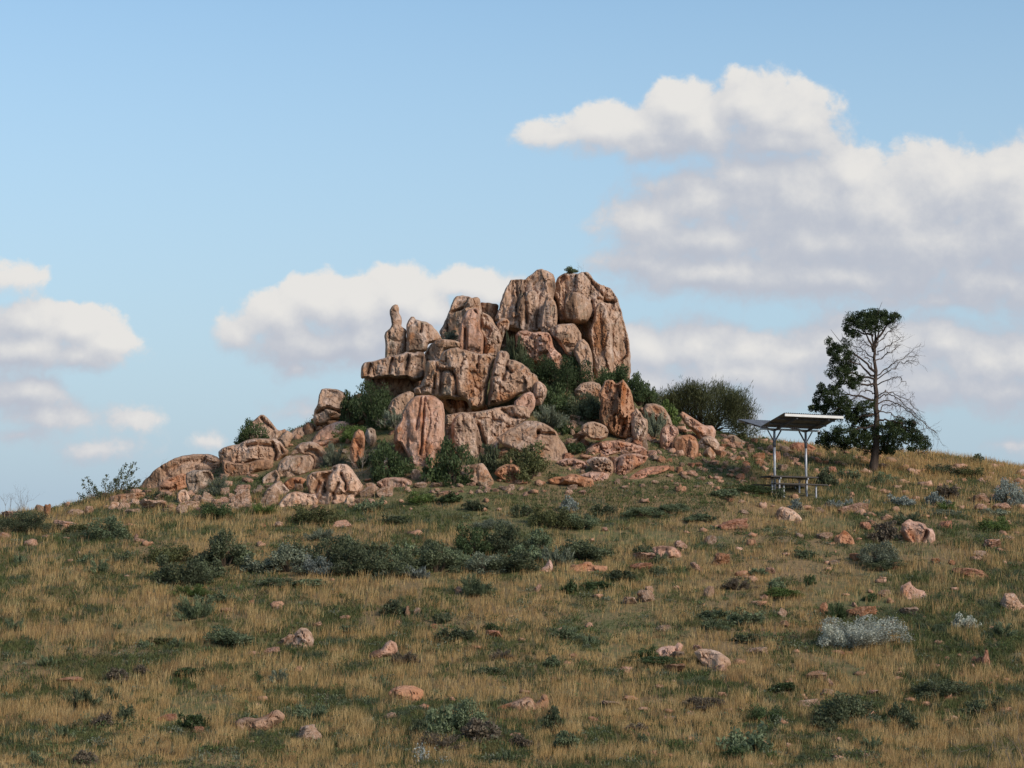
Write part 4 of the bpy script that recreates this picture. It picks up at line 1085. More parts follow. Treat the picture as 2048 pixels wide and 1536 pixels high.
def bush_variant(seed, kind, width, leaves, leaf):
    """foliage and stem meshes of a shrub, width metres across, 0.55 width high, base at the origin"""
    rg = np.random.RandomState(seed)
    R, H = width / 2, width * 0.55
    nc = {'bush': 34, 'tuft': 26, 'mat': 40}[kind]
    cs = []
    while len(cs) < nc:
        p = rg.uniform(-1, 1, 3); p[2] = rg.uniform(.05, 1.0)
        r = math.sqrt(p[0] ** 2 + p[1] ** 2 + (p[2] * .96) ** 2)
        if .35 < r < 1.0: cs.append(p * np.array([R, R, H]) * rg.uniform(.86, 1.08))
    cs = np.array(cs)
    lob = 0.75 + 0.35 * np.array([perlin(np.array([c[0] / R * 1.3 + seed]), np.array([c[1] / R * 1.3]), np.array([.5]))[0] * 2 for c in cs])
    cs[:, 2] *= lob
    ci = rg.randint(0, nc, leaves)
    rr = R * {'bush': .24, 'tuft': .17, 'mat': .22}[kind]
    g = rg.normal(size=(leaves, 3)); g /= np.linalg.norm(g, axis=1)[:, None]
    g *= (rg.uniform(.25, 1, (leaves, 1)) ** .6) * rr * rg.uniform(.75, 1.25, (leaves, 1))
    g[:, 2] *= .85
    C = cs[ci] + g
    out = C / (np.linalg.norm(C, axis=1)[:, None] + 1e-6)
    if kind == 'tuft':
        t = rg.uniform(.45, 1.12, (leaves, 1)); C = C * t
        fm = leaf_mesh('foliage', C, leaf * 1.7, rg, 1.2, out * 1.6, .17, None, rg.uniform(0, 1, nc)[ci])
    else:
        C[:, 2] = np.maximum(C[:, 2], .0)
        fm = leaf_mesh('foliage', C, leaf, rg, .5, out * .6, .5, None, rg.uniform(0, 1, nc)[ci])
    paths = []
    for c in cs[: nc if kind != 'mat' else 12]:
        b = np.array([c[0] * .12, c[1] * .12, -.12 * H]); m = (b + c) / 2 + np.array([0, 0, .08 * H])
        r0 = width * .010
        paths.append([(*b, r0), (*m, r0 * .7), (*c, r0 * .35)])
    V, F = tubes(paths, 4)
    return fm, mesh('stems', V, F, M_BARK)

BUSH = {}
for _k in ('bush', 'tuft', 'mat'):
    BUSH[_k] = [[bush_variant(100 + 7 * i + len(_k), _k, w, n, .068) for i in range(3)]
                for w, n in ((0.8, 1700), (1.6, 5600), (2.8, 13500))]
SIZES = (0.8, 1.6, 2.8)
LEAFC = {'dark': (.105, .120, .062), 'sage': (.155, .186, .098), 'grey': (.195, .212, .142), 'silver': (.43, .43, .35), 'blue': (.235, .258, .225),
         'green': (.110, .152, .040), 'brown': (.165, .128, .090), 'olive': (.128, .132, .052), 'deep': (.068, .096, .036)}
LWORD = {'dark': 'dark grey green', 'sage': 'sage green', 'grey': 'grey green', 'silver': 'silver white', 'blue': 'blue grey', 'green': 'bright green',
         'brown': 'dry brownish', 'olive': 'olive green', 'deep': 'deep green'}
STEMC = {'silver': (.35, .32, .28), 'brown': (.16, .12, .09)}
_br = random.Random(9)

def shrub(cx, base, w, h, col, kind='bush', d=None, label=None, group='low shrubs on the grassy slope', name='low_shrub', cat='shrub', sink=.05):
    if d is None:
        x, y, z = hit(cx, base)
    else:
        if d < 88: d = min(d, hit(cx, base)[1] + .25)
        x, y, z = at(cx, base, d)
    s = y / F_PX
    W, H = w * s * 1.12, h * s * .98
    k = int(np.argmin([abs(math.log(W / q)) for q in SIZES]))
    fm, sm = _br.choice(BUSH[kind][k])
    y += W * .28 if d is None else 0
    if d is None: z = g1(x, y)
    o = link(name, None, None, (x, y, z - sink * H))
    o.rotation_euler = (0, 0, _br.uniform(0, 6.28))
    o.scale = (W / SIZES[k], W / SIZES[k], H * 1.08 / (SIZES[k] * .55))
    c = LEAFC[col]; j = _br.uniform(.85, 1.18)
    link('foliage', fm, o, (0, 0, 0), (c[0] * j, c[1] * j, c[2] * j))
    link('stems', sm, o, (0, 0, 0), STEMC.get(col, (.11, .085, .065)))
    o['category'] = cat
    o['group'] = group
    if label: o['label'] = label
    else:
        size = 'tiny' if w < 28 else 'small' if w < 45 else 'mid sized' if w < 85 else 'big'
        shape = {'bush': 'leafy', 'tuft': 'tufted', 'mat': 'spreading'}[kind]
        SPOTS.append((o, 'shrub', cx, base - h / 2, f'{size} {LWORD[col]} {shape}'))
    FOOT.append((x, y, W * .3, W * .25))
    return o

SHRUBS = [  # column, base row, width, height, colour, kind
    (445,1142,112,68,'dark','bush'),(362,1174,110,64,'dark','bush'),(333,1132,92,44,'olive','bush'),(575,1151,120,52,'grey','bush'),(637,1153,86,44,'blue','bush'),
    (668,1140,100,62,'dark','bush'),(641,1087,68,32,'grey','tuft'),(427,1042,80,40,'deep','bush'),(630,1050,104,42,'olive','bush'),(525,1033,64,28,'green','tuft'),
    (40,1131,40,26,'sage','tuft'),(195,1148,54,26,'sage','tuft'),(235,1130,46,26,'dark','bush'),(170,1132,34,24,'sage','bush'),(210,1080,96,44,'sage','bush'),
    (40,1070,150,44,'dark','bush'),(155,1072,70,28,'olive','mat'),(390,1245,84,60,'sage','tuft'),(380,1197,80,30,'green','tuft'),(456,1210,44,26,'sage','bush'),(430,1212,60,22,'sage','mat'),
    (25,1266,46,34,'sage','tuft'),(127,1256,24,18,'dark','bush'),(232,1260,24,15,'sage','tuft'),(449,1302,104,46,'sage','bush'),(351,1297,40,18,'sage','tuft'),
    (290,1297,30,16,'sage','bush'),(554,1178,84,20,'sage','mat'),(620,1177,70,18,'sage','mat'),(514,1368,34,26,'deep','bush'),(557,1368,44,26,'grey','tuft'),(159,1420,90,46,'dark','tuft'),
    (215,1400,44,22,'dark','tuft'),(232,1368,48,28,'brown','bush'),(282,1354,34,26,'brown','bush'),(250,1444,44,38,'dark','bush'),(203,1456,44,34,'brown','bush'),
    (384,1462,62,34,'deep','mat'),(120,1486,60,40,'sage','tuft'),(90,1338,50,26,'sage','tuft'),(69,1533,38,34,'sage','bush'),(250,1321,16,15,'dark','tuft'),
    (167,1534,54,30,'brown','bush'),(623,1445,86,36,'sage','tuft'),(300,1360,24,16,'deep','bush'),(380,1356,70,18,'deep','mat'),(325,1290,60,14,'olive','mat'),
    (716,1153,124,72,'dark','bush'),(781,1154,104,58,'dark','bush'),(872,1152,116,58,'dark','bush'),(940,1118,90,64,'deep','bush'),(1005,1116,96,66,'dark','bush'),(1024,1150,116,48,'dark','bush'),
    (970,1152,90,40,'grey','bush'),(1078,1104,66,40,'sage','bush'),(1165,1126,118,48,'dark','bush'),(1114,1133,66,44,'grey','tuft'),(780,1160,70,30,'grey','tuft'),(830,1160,66,28,'blue','tuft'),
    (520,1150,70,36,'grey','bush'),(600,1128,60,36,'dark','bush'),(690,1120,70,44,'sage','bush'),(750,1118,60,34,'dark','bush'),(810,1122,60,36,'sage','bush'),(860,1112,50,28,'dark','bush'),(905,1140,80,44,'sage','bush'),(1050,1128,70,40,'sage','bush'),(1090,1120,50,30,'dark','bush'),(480,1128,60,36,'sage','bush'),(415,1160,70,40,'dark','bush'),
    (948,1196,78,54,'sage','tuft'),(1110,1062,96,50,'olive','bush'),(1160,1062,80,34,'sage','bush'),(1138,1026,40,34,'blue','bush'),(1045,1036,44,30,'dark','bush'),(1208,1034,56,28,'dark','bush'),
    (948,1024,56,24,'dark','bush'),(741,1026,60,30,'sage','bush'),(1292,1038,84,22,'sage','mat'),(789,1050,62,18,'dark','mat'),(988,1064,76,24,'grey','mat'),(843,1010,64,24,'green','bush'),
    (900,1010,60,22,'deep','bush'),(1241,1165,64,24,'dark','mat'),(1140,1188,34,30,'deep','bush'),(1194,1182,66,20,'deep','mat'),(785,1232,54,28,'dark','bush'),(883,1248,40,22,'dark','bush'),
    (904,1288,66,32,'dark','bush'),(984,1270,50,22,'deep','bush'),(937,1281,34,17,'dark','bush'),(698,1268,44,18,'sage','mat'),(1136,1283,66,26,'sage','tuft'),(1183,1292,46,26,'sage','tuft'),
    (1002,1322,48,26,'brown','tuft'),(977,1351,56,20,'dark','mat'),(756,1374,42,26,'sage','tuft'),(807,1333,66,30,'brown','tuft'),(935,1472,100,66,'sage','bush'),(882,1474,76,58,'sage','bush'),
    (838,1480,46,38,'dark','bush'),(960,1490,84,44,'brown','bush'),(880,1510,120,34,'brown','tuft'),(1107,1467,46,50,'dark','bush'),(1132,1508,66,40,'sage','bush'),(1072,1472,30,22,'dark','bush'),
    (1274,1470,50,26,'brown','bush'),(1284,1492,26,28,'dark','bush'),(1040,1500,50,30,'brown','bush'),(1012,1530,40,36,'sage','tuft'),(1288,1114,46,25,'dark','bush'),(1324,1130,34,26,'dark','bush'),(1317,1155,36,22,'dark','bush'),
    (1310,1334,120,20,'deep','mat'),(1290,1318,50,22,'deep','bush'),(1105,1336,34,20,'sage','bush'),(1060,1265,30,14,'olive','tuft'),
    (1594,1022,28,22,'blue','bush'),(1670,1020,36,22,'blue','bush'),(1699,1014,20,17,'blue','bush'),(1732,1012,20,12,'blue','bush'),(1804,1014,54,24,'blue','bush'),(1876,1012,52,30,'blue','bush'),(1898,1000,50,34,'brown','bush'),
    (1895,1024,46,24,'green','tuft'),(1890,1034,70,18,'grey','mat'),(2021,1012,70,50,'blue','bush'),(1815,1054,64,34,'dark','tuft'),(1775,1088,60,40,'brown','bush'),(1764,1134,88,42,'grey','bush'),(1779,1146,80,24,'dark','mat'),
    (1992,1066,76,34,'green','bush'),(1989,1034,62,20,'grey','bush'),(1554,1182,38,24,'sage','bush'),(1620,1172,24,24,'deep','bush'),(1934,1262,52,32,'silver','bush'),(2010,1280,56,30,'sage','tuft'),
    (1674,1242,46,32,'deep','tuft'),(1496,1256,76,30,'sage','bush'),(1428,1240,56,18,'sage','mat'),(1424,1264,56,24,'sage','tuft'),(1493,1288,64,22,'dark','mat'),(1895,1406,118,40,'dark','bush'),
    (1956,1436,56,28,'dark','bush'),(1695,1448,128,60,'dark','bush'),(1800,1446,46,46,'dark','bush'),(1815,1462,50,30,'dark','bush'),(1648,1468,56,32,'dark','bush'),(1533,1446,96,42,'deep','tuft'),(1490,1512,96,60,'sage','bush'),(1478,1528,70,36,'deep','bush'),
    (1410,1424,100,26,'brown','mat'),(1572,1390,66,22,'deep','mat'),(2000,1424,36,26,'dark','bush'),(1743,1206,32,18,'deep','bush'),(1565,1200,88,22,'green','mat'),(1478,1186,86,22,'brown','tuft'),(1518,1154,46,18,'sage','bush'),
    (1746,1504,46,32,'sage','tuft'),(1550,1525,40,26,'green','tuft'),(1610,1118,40,18,'sage','mat'),(1880,1262,30,16,'sage','mat'),(1400,1048,60,20,'sage','mat'),(1350,1030,70,22,'sage','mat'),(1455,1000,60,20,'sage','mat'),
    (1655,975,44,44,'dark','bush'),(1700,965,50,26,'sage','bush'),(1770,972,60,28,'sage','bush'),(1880,950,60,26,'dark','bush'),(1940,958,70,26,'olive','bush'),(1560,1000,34,22,'dark','bush'),(1500,990,80,20,'deep','mat'),
    (1910,914,26,16,'dark','bush'),(1955,928,34,24,'dark','bush'),(2008,928,20,10,'dark','bush'),(1480,878,36,14,'olive','bush'),(1530,884,20,10,'green','bush'),
]
for s_ in SHRUBS: shrub(*s_)
shrub(1732,1304,176,66,'silver','bush', label='large spreading silver white saltbush on the lower slope', group='low shrubs on the grassy slope')
shrub(1690,1304,90,50,'silver','bush', label='smaller silver white saltbush merging with the big one on the lower slope')

# bushes that grow among the boulders
G2 = 'bushes growing among the boulders'
def rockbush(*a, **k): return shrub(*a, group=G2, name='rock_bush', cat='bush', **k)
rockbush(752,856,134,116,'deep','bush', d=88.6, label='dense dark bush under the long ledge beside the big leaning block')
rockbush(700,842,44,60,'deep','bush', d=88.9, label='small rounded bush touching the big leaning block')
rockbush(505,888,68,48,'deep','bush', d=88.0, label='round dark bush in front of the split peaked boulder')
rockbush(782,958,104,92,'deep','bush', d=84.6, label='dark green bush at the left foot of the tall monolith')
rockbush(735,935,50,40,'dark','bush', d=84.9, label='small dark bush behind the pointed orange shard')
rockbush(908,968,92,88,'deep','bush', d=83.6, label='green bush at the right foot of the tall monolith')
rockbush(872,966,60,56,'deep','bush', d=83.4, label='low dark bush skirting the base of the tall monolith')
rockbush(978,948,56,60,'dark','bush', d=84.4, label='shaded bush in the gap between arched column and slanted slab')
rockbush(1060,960,104,72,'olive','bush', d=83.4, label='olive bush below the huge slanted brown slab')
rockbush(1020,960,50,66,'olive','bush', d=83.6, label='narrow olive bush beside the cracked rusty brown boulder')
rockbush(1075,775,110,76,'deep','bush', d=90.4, label='dark bush behind the tilted speckled block')
rockbush(1135,790,110,92,'deep','bush', d=89.8, label='largest dark bush in the middle of the rock pile')
rockbush(1110,830,96,80,'deep','bush', d=88.6, label='dark bush above the base outcrop at the pile centre')
rockbush(1032,722,46,74,'dark','tuft', d=90.8, label='slim tall bush beside the small knobbly cluster')
rockbush(1150,745,50,60,'deep','bush', d=91.0, label='bush at the foot of the rounded leaning pillar')
rockbush(1100,850,80,52,'grey','tuft', d=86.6, label='grey twiggy bush right of the smooth pale wedge')
rockbush(1185,835,60,60,'dark','bush', d=87.8, label='shadowed bush left of the craggy orange fin')
rockbush(1165,838,70,62,'dark','bush', d=87.9, label='dark bush above the oval undercut boulder')
rockbush(1130,868,56,40,'deep','tuft', d=87.2, label='tufted bush at the upper right edge of the slanted slab')
rockbush(1160,800,46,40,'deep','bush', d=90.0, label='small bush under the foot of the rounded leaning pillar')
rockbush(1228,775,80,56,'deep','bush', d=90.2, label='rounded bush at the base of the summit tower right side')
rockbush(1278,800,64,66,'deep','bush', d=89.6, label='bush behind the top of the craggy orange fin')
rockbush(1302,812,36,50,'dark','bush', d=89.9, label='small bush at the right end of the bush row behind the fin')
rockbush(1335,845,50,44,'green','bush', d=89.6, label='bright green bush beneath the broom bush')
rockbush(1308,865,50,54,'grey','tuft', d=87.4, label='grey twiggy bush under the layered grey slab')
rockbush(902,684,36,22,'grey','bush', d=92.4, label='little grey bush in front of the squarish upper tower')
rockbush(1141,545,28,15,'sage','bush', d=93.0, label='tiny shrub on the crest of the summit tower')
rockbush(707,882,74,42,'green','mat', d=87.4, label='bright green mat of weeds beside the smooth sloping slab')
rockbush(668,935,60,48,'grey','tuft', d=86.0, label='grey heath bush between lichened stone and pointed orange shard')
rockbush(790,850,50,40,'grey','tuft', d=87.2, label='grey twiggy bush behind the tall monolith')
rockbush(436,990,62,36,'grey','tuft', d=85.0, label='grey heath bush between left whaleback and overhanging ledge')
rockbush(320,1000,60,24,'dark','mat', d=85.0, label='low dark bush below the rust brown layered block')
rockbush(545,960,60,26,'deep','mat', d=86.0, label='green mat in the hollow of the long overhanging ledge')
rockbush(612,978,34,26,'dark','bush', d=84.6, label='small dark bush above the big split pale dome')
rockbush(1215,940,40,20,'green','mat', d=84.4, label='green mat growing on the pink ledgy outcrop')
rockbush(1150,905,50,26,'deep','mat', d=85.0, label='green mat between slanted slab and pink ledges')

# open shrub with leafy upright stems at the outer left end
def stem_shrub(label, base, tips, d, leafc, n_leaf, leaf=.075, name='open_shrub', jitter=.5, group=None, stemr=.02):
    rg = np.random.RandomState(int(base[0]))
    B = np.array(at(base[0], base[1], d)); zt = g1(B[0], B[1])
    paths, C = [], []
    for (px, py) in tips:
        T = np.array(at(px, py, d + rg.uniform(-jitter, jitter))) - B
        b = np.array([T[0] * .18, T[1] * .2, -.2]); m = b * .45 + T * .55 + np.array([-T[0] * .12, 0, T[2] * .06])
        ts = np.linspace(0, 1, 7)
        P = np.array([(1 - t) ** 2 * b + 2 * t * (1 - t) * m + t * t * T for t in ts])
        P += rg.normal(size=P.shape) * .02
        paths.append([(*p, stemr * (1 - .8 * t)) for p, t in zip(P, ts)])
        k = int(n_leaf * rg.uniform(.7, 1.3))
        t = rg.uniform(.22, 1.02, k) ** .9
        Q = np.array([np.array([np.interp(q, ts, P[:, i]) for i in range(3)]) for q in t])
        C.append(Q + rg.normal(size=Q.shape) * (.035 + .16 * (1 - t[:, None])) * np.array([1, 1, .8]))
    C = np.vstack(C)
    o = link(name, None, None, tuple(B))
    link('foliage', leaf_mesh('foliage', C, leaf, rg, .9, None, .4), o, (0, 0, 0), leafc)
    V, F = tubes(paths, 5)
    link('stems', mesh('stems', V, F, M_BARK), o, (0, 0, 0), (.12, .10, .08))
    tag(o, label, 'shrub', group)
    return o
stem_shrub('open leafy shrub with upright stems on the skyline left of the rock pile', (210,1022),
           [(155,985),(165,962),(175,955),(190,975),(200,985),(212,950),(222,965),(232,960),(243,940),(252,930),(262,945),(270,922),(276,935),(280,960),(276,985),(240,985),(185,1000),(160,1005),(255,975),(268,965),(225,990),(205,1000)],
           87.6, LEAFC['dark'], 150, .085)
stem_shrub('small dark leafy sprig on the skyline by the first pale stones', (134,1024), [(128,1008),(133,1004),(140,1012),(136,1016)], 84.6, LEAFC['dark'], 26, .07)
stem_shrub('small white leaved upright plant low on the slope near the frame bottom', (843,1530), [(840,1490),(846,1494),(836,1502),(850,1508),(842,1512),(848,1520)], 50.5, (.42, .45, .42), 60, .045, 'white_leaved_plant', .06, None, .006)
stem_shrub('smaller white leaved plant beside the white upright one', (886,1536), [(882,1514),(888,1512),(893,1518),(884,1524)], 50.2, (.42, .45, .42), 40, .04, 'white_leaved_plant', .05, None, .005)

# bare twigs
def twigs(label, starts, d, col, name='bare_bush', spread=.5, gens=3, length=.5, r0=.012, up=.5, group=None, seed=1, cat='dead shrub'):
    rg = np.random.RandomState(seed)
    B = np.array(at(*starts[0], d)); paths = []
    def grow(p, v, L, r, g):
        P = [p]; n = 5
        for i in range(n):
            v = v + rg.normal(size=3) * .16 + np.array([0, 0, up * .06]); v /= np.linalg.norm(v)
            P.append(P[-1] + v * L / n)
        paths.append([(*q, r * (1 - .6 * i / n)) for i, q in enumerate(P)])
        if g > 0:
            for _ in range(rg.randint(2, 4)):
                i = rg.randint(2, n + 1); w = v + rg.normal(size=3) * spread; w /= np.linalg.norm(w)
                grow(P[i], w, L * rg.uniform(.5, .8), r * .55, g - 1)
    for st in starts:
        p = np.array(at(*st, d)) - B; p[2] -= .1
        v = np.array([rg.normal() * spread * .7, rg.normal() * spread * .5, 1.0]); v /= np.linalg.norm(v)
        grow(p, v, length * rg.uniform(.8, 1.2), r0, gens)
    V, F = tubes(paths, 4)
    o = link(name, mesh(name, V, F, M_BARK), None, tuple(B), col)
    tag(o, label, cat, group)
    return o
GT = 'leafless shrubs'
twigs('pale dead shrub with bare branches left of the lichen spotted boulder', [(716,950),(722,955),(735,950),(728,958)], 83.8, (.42, .36, .30), gens=3, length=.55, spread=.55, seed=3, group=GT)
twigs('leafless twiggy shrub on the skyline at the far left edge of the hill', [(20,1030),(30,1030),(42,1030),(48,1030),(10,1030),(56,1032),(36,1030)], 84.0, (.17, .14, .12), gens=3, length=.55, spread=.32, r0=.007, up=1.2, seed=5, group=GT)
twigs('thin bare sapling standing on the left whaleback', [(322,935)], 88.2, (.16, .13, .11), gens=3, length=.32, spread=.4, r0=.006, seed=6, group=GT)
twigs('dry twigs drooping off the end of the left whaleback', [(284,965),(290,970)], 87.0, (.20, .16, .13), gens=3, length=.4, spread=.9, r0=.006, up=-.6, seed=7, group=GT)
twigs('dry grassy twig on the crest beside the tiny shrub', [(1163,540),(1167,540),(1159,541)], 94.2, (.30, .24, .19), gens=3, length=.17, spread=.4, r0=.004, seed=8, group=GT)
twigs('grey dead brush behind the reddish wedge by the monolith', [(770,848),(780,850),(792,848),(762,850)], 87.0, (.30, .26, .22), gens=3, length=.3, spread=.8, r0=.006, seed=9, group=GT)
twigs('heap of fallen grey brushwood on the skyline end of the slope', [(92,1046),(105,1046),(118,1044),(130,1042),(142,1042),(85,1048),(110,1048),(125,1047)], 82.0, (.22, .18, .15), name='brushwood_heap', gens=3, length=.4, spread=1.3, r0=.008, up=-.5, seed=10, group=GT)
twigs('leafless grey bush close to the camera in the bottom corner', [(1900,1560),(1960,1555),(2030,1560),(1990,1570),(2060,1550),(1870,1575)], 47.8, (.20, .17, .14), gens=3, length=.75, spread=.8, r0=.009, up=.3, seed=12, group=GT)

# ------------------------------------------------------------------ half dead pine
def pine():
    rg = np.random.RandomState(21)
    D = 89.6
    x0, y0, z0 = hit(1747, 944); D = y0
    B = np.array([x0, y0, z0])
    def P(px, py, dy=0.0): return np.array(at(px, py, D + dy)) - B
    t = link('half_dead_pine', None, None, tuple(B))
    tag(t, 'tall half dead pine with bare right side branches beside the picnic shelter', 'tree')
    tr = [(1746,952,.20),(1747,935,.165),(1750,912,.140),(1753,885,.118),(1752,860,.108),(1754,835,.098),(1751,812,.092),(1753,790,.082),(1750,765,.072),(1752,742,.062),(1748,718,.052),(1750,700,.044),(1745,680,.032),(1741,655,.018)]
    V, F = tubes([[(*P(a, b), r) for a, b, r in tr]] + [[(*P(1749,698), .045), (*P(1755,676), .03), (*P(1760,650), .018)]], 10)
    link('trunk', mesh('trunk', V, F, M_BARK, True), t, (0, 0, 0), (.078, .060, .050))
    # foliage masses: column, row, half width, half height, depth offset
    CL = [(1725,640,36,18,0),(1762,634,34,14,.2),(1782,640,18,12,-.2),(1750,630,24,10,.3),(1700,652,20,14,0),(1706,668,16,13,-.2),(1735,650,30,14,-.3),(1790,634,10,10,.2),(1714,636,16,10,.2),
          (1664,684,10,12,0),(1668,702,15,16,.2),(1690,688,10,10,0),(1684,710,20,15,-.2),(1660,706,10,8,.1),(1676,728,20,14,.2),(1696,722,16,14,.3),(1660,746,10,9,0),(1682,748,22,13,-.2),(1700,742,18,13,.2),(1712,752,14,12,0),(1690,764,24,12,.1),(1708,770,18,10,-.2),
          (1660,776,24,14,0),(1648,792,20,15,.2),(1668,798,24,16,-.2),(1640,808,22,15,.2),(1662,818,30,15,.2),(1627,818,10,7,0),(1690,806,20,14,.3),(1705,822,24,20,-.2),(1690,832,20,12,.1),(1725,830,22,18,.3),(1735,812,16,12,-.3),
          (1668,866,22,14,0),(1648,874,16,14,.2),(1690,870,26,18,-.2),(1640,884,9,8,0),(1670,886,26,12,.2),(1700,888,22,12,.1),(1716,856,22,22,.3),(1724,880,22,20,-.3),(1735,898,18,10,.2),(1742,862,18,24,.4),
          (1770,862,22,20,-.2),(1788,858,22,18,.2),(1806,850,20,16,0),(1800,874,28,16,-.3),(1822,868,22,16,.2),(1838,878,20,16,0),(1850,888,12,10,.2),(1770,886,26,14,.3),(1786,898,18,9,0),(1830,892,22,8,-.2),(1765,900,16,10,.2),(1822,848,12,8,.1)]
    CP, CV = [], []
    s = D / F_PX
    for (a, b, rx, ry, dy) in CL:
        c = P(a, b, dy * 1.6); rx *= s; ry *= s
        nsub = max(6, int(rx * ry * 215))
        for k in range(nsub):
            g = rg.normal(size=3); g /= np.linalg.norm(g); g *= rg.uniform(.2, 1.0) ** .5
            sc = c + g * np.array([rx, max(rx, .35) * .9, ry])
            rad = rg.uniform(.07, .17); n = 80
            q = rg.normal(size=(n, 3)); q /= np.linalg.norm(q, axis=1)[:, None]
            CP.append(sc + q * rad * rg.uniform(.3, 1, (n, 1)) ** .6); CV.append(np.full(n, rg.uniform(0, 1)))
    C = np.vstack(CP); cv = np.concatenate(CV)
    link('crown', leaf_mesh('crown', C, .062, rg, .5, None, .42, None, cv), t, (0, 0, 0), (.046, .066, .022))
    # limbs that carry the foliage
    limbs = [((1749,702),(1735,668),(1712,645)),((1749,690),(1752,660),(1755,635)),((1755,676),(1770,655),(1785,640)),((1745,672),(1725,660),(1704,665)),
             ((1751,752),(1720,730),(1680,705)),((1751,757),(1722,748),(1690,745)),((1751,745),(1715,712),(1668,690)),((1751,770),(1725,765),(1700,765)),
             ((1752,800),(1715,795),(1655,790)),((1752,812),(1715,815),(1660,815)),((1752,830),(1720,835),(1690,830)),((1752,850),(1715,862),(1660,872)),((1752,868),(1720,878),(1680,885)),
             ((1752,850),(1790,850),(1830,865)),((1752,868),(1790,878),(1840,885)),((1752,872),(1770,885),(1790,897)),((1752,842),(1780,835),(1805,850))]
    LP = []
    for a, b, c in limbs:
        A_, B_, C_ = P(*a), P(b[0], b[1], rg.uniform(-.3, .3)) + np.array([0, 0, rg.uniform(-.12, .12)]), P(c[0], c[1], rg.uniform(-.2, .2))
        ts = np.linspace(0, 1, 9)
        Q = np.array([(1 - t) ** 2 * A_ + 2 * t * (1 - t) * B_ + t * t * C_ for t in ts])
        Q[1:] += rg.normal(size=(8, 3)) * .035
        LP.append([(*q, .040 * (1 - .8 * t) + .004) for q, t in zip(Q, ts)])
        for k in range(3):
            i = rg.randint(3, 9); v = (Q[i] - Q[i - 1]) * 2.2 + rg.normal(size=3) * .12
            LP.append([(*Q[i], .012), (*(Q[i] + v * .5 + rg.normal(size=3) * .03), .009), (*(Q[i] + v), .005)])
    V, F = tubes(LP, 6)
    link('limbs', mesh('limbs', V, F, M_BARK, True), t, (0, 0, 0), (.078, .060, .050))
    # dead branches
    def dead(pts, gens, tw, L, droop, seed):
        rg = np.random.RandomState(seed); paths = []
        Q = [P(p[0], p[1], (p[2] if len(p) > 2 else rg.uniform(-.3, .3))) for p in pts]
        Q = np.array(Q); tt = np.linspace(0, len(Q) - 1, 4 * len(Q))
        C = np.array([[np.interp(u, range(len(Q)), Q[:, i]) for i in range(3)] for u in tt]) + rg.normal(size=(len(tt), 3)) * .030
        paths.append([(*c, .021 * (1 - .80 * i / len(C)) + .0035) for i, c in enumerate(C)])
        def grow(p, v, L, r, g):
            pl = [p]
            for i in range(5):
                v = v + rg.normal(size=3) * .24 + np.array([0, 0, droop]); v /= np.linalg.norm(v); pl.append(pl[-1] + v * L / 5)
            paths.append([(*q, r * (1 - .6 * i / 5)) for i, q in enumerate(pl)])
            if g > 0:
                for _ in range(rg.randint(1, 4)):
                    w = v + rg.normal(size=3) * .6; w /= np.linalg.norm(w)
                    grow(pl[rg.randint(2, 6)], w, L * .65, r * .7, g - 1)
        for k in range(int(tw * 1.5)):
            i = rg.randint(len(C) // 4, len(C) - 1); d = C[min(i + 1, len(C) - 1)] - C[i]; d /= np.linalg.norm(d) + 1e-9
            w = d + rg.normal(size=3) * .42; w /= np.linalg.norm(w)
            grow(C[i], w, L * rg.uniform(.4, 1.3), .0062, gens)
        V, F = tubes(paths, 5)
        link('dead_branch', mesh('dead_branch', V, F, M_BARK), t, (0, 0, 0), (.100, .078, .066))
    dead([(1749,702),(1760,682),(1775,665),(1795,655)], 2, 9, .42, .05, 31)
    dead([(1750,712),(1768,695),(1785,685),(1808,672)], 2, 9, .42, .04, 32)
    dead([(1750,690),(1758,668),(1768,652),(1790,640)], 2, 8, .4, .06, 33)
    dead([(1750,725),(1766,712),(1782,704),(1800,692)], 2, 7, .4, .03, 34)
    dead([(1751,755),(1775,735),(1795,722),(1822,706)], 2, 10, .45, .0, 35)
    dead([(1751,762),(1778,742),(1802,726),(1832,718)], 2, 9, .42, .0, 36)
    dead([(1752,770),(1778,758),(1795,752),(1814,768)], 2, 8, .36, -.05, 37)
    dead([(1752,800),(1775,788),(1800,798),(1832,828),(1860,858)], 2, 14, .5, -.07, 38)
    dead([(1752,808),(1780,800),(1812,818),(1842,842),(1872,866)], 2, 14, .48, -.08, 39)
    dead([(1752,795),(1768,782),(1790,786),(1815,800),(1835,820)], 2, 11, .5, -.05, 40)
    dead([(1752,820),(1780,826),(1810,838),(1840,850)], 2, 9, .4, -.07, 41)
    dead([(1750,720),(1735,705),(1718,695),(1700,690)], 2, 8, .4, .0, 42)
    dead([(1751,745),(1738,722),(1725,706),(1712,700)], 2, 9, .4, .02, 43)
    dead([(1750,705),(1738,690),(1725,680),(1712,676)], 2, 8, .36, .03, 44)
    dead([(1752,790),(1735,778),(1720,785),(1708,800)], 2, 9, .38, -.04, 45)
    dead([(1752,805),(1738,800),(1725,806),(1712,818)], 2, 8, .36, -.06, 46)
    dead([(1752,830),(1765,812),(1785,808),(1800,815)], 2, 8, .36, -.06, 47)
    dead([(1752,780),(1738,765),(1722,760),(1705,768)], 2, 8, .36, -.03, 48)
    dead([(1798,880),(1815,890),(1840,905),(1862,906)], 1, 4, .3, -.06, 49)
    FOOT.append((x0, y0, .2, .2))
pine()

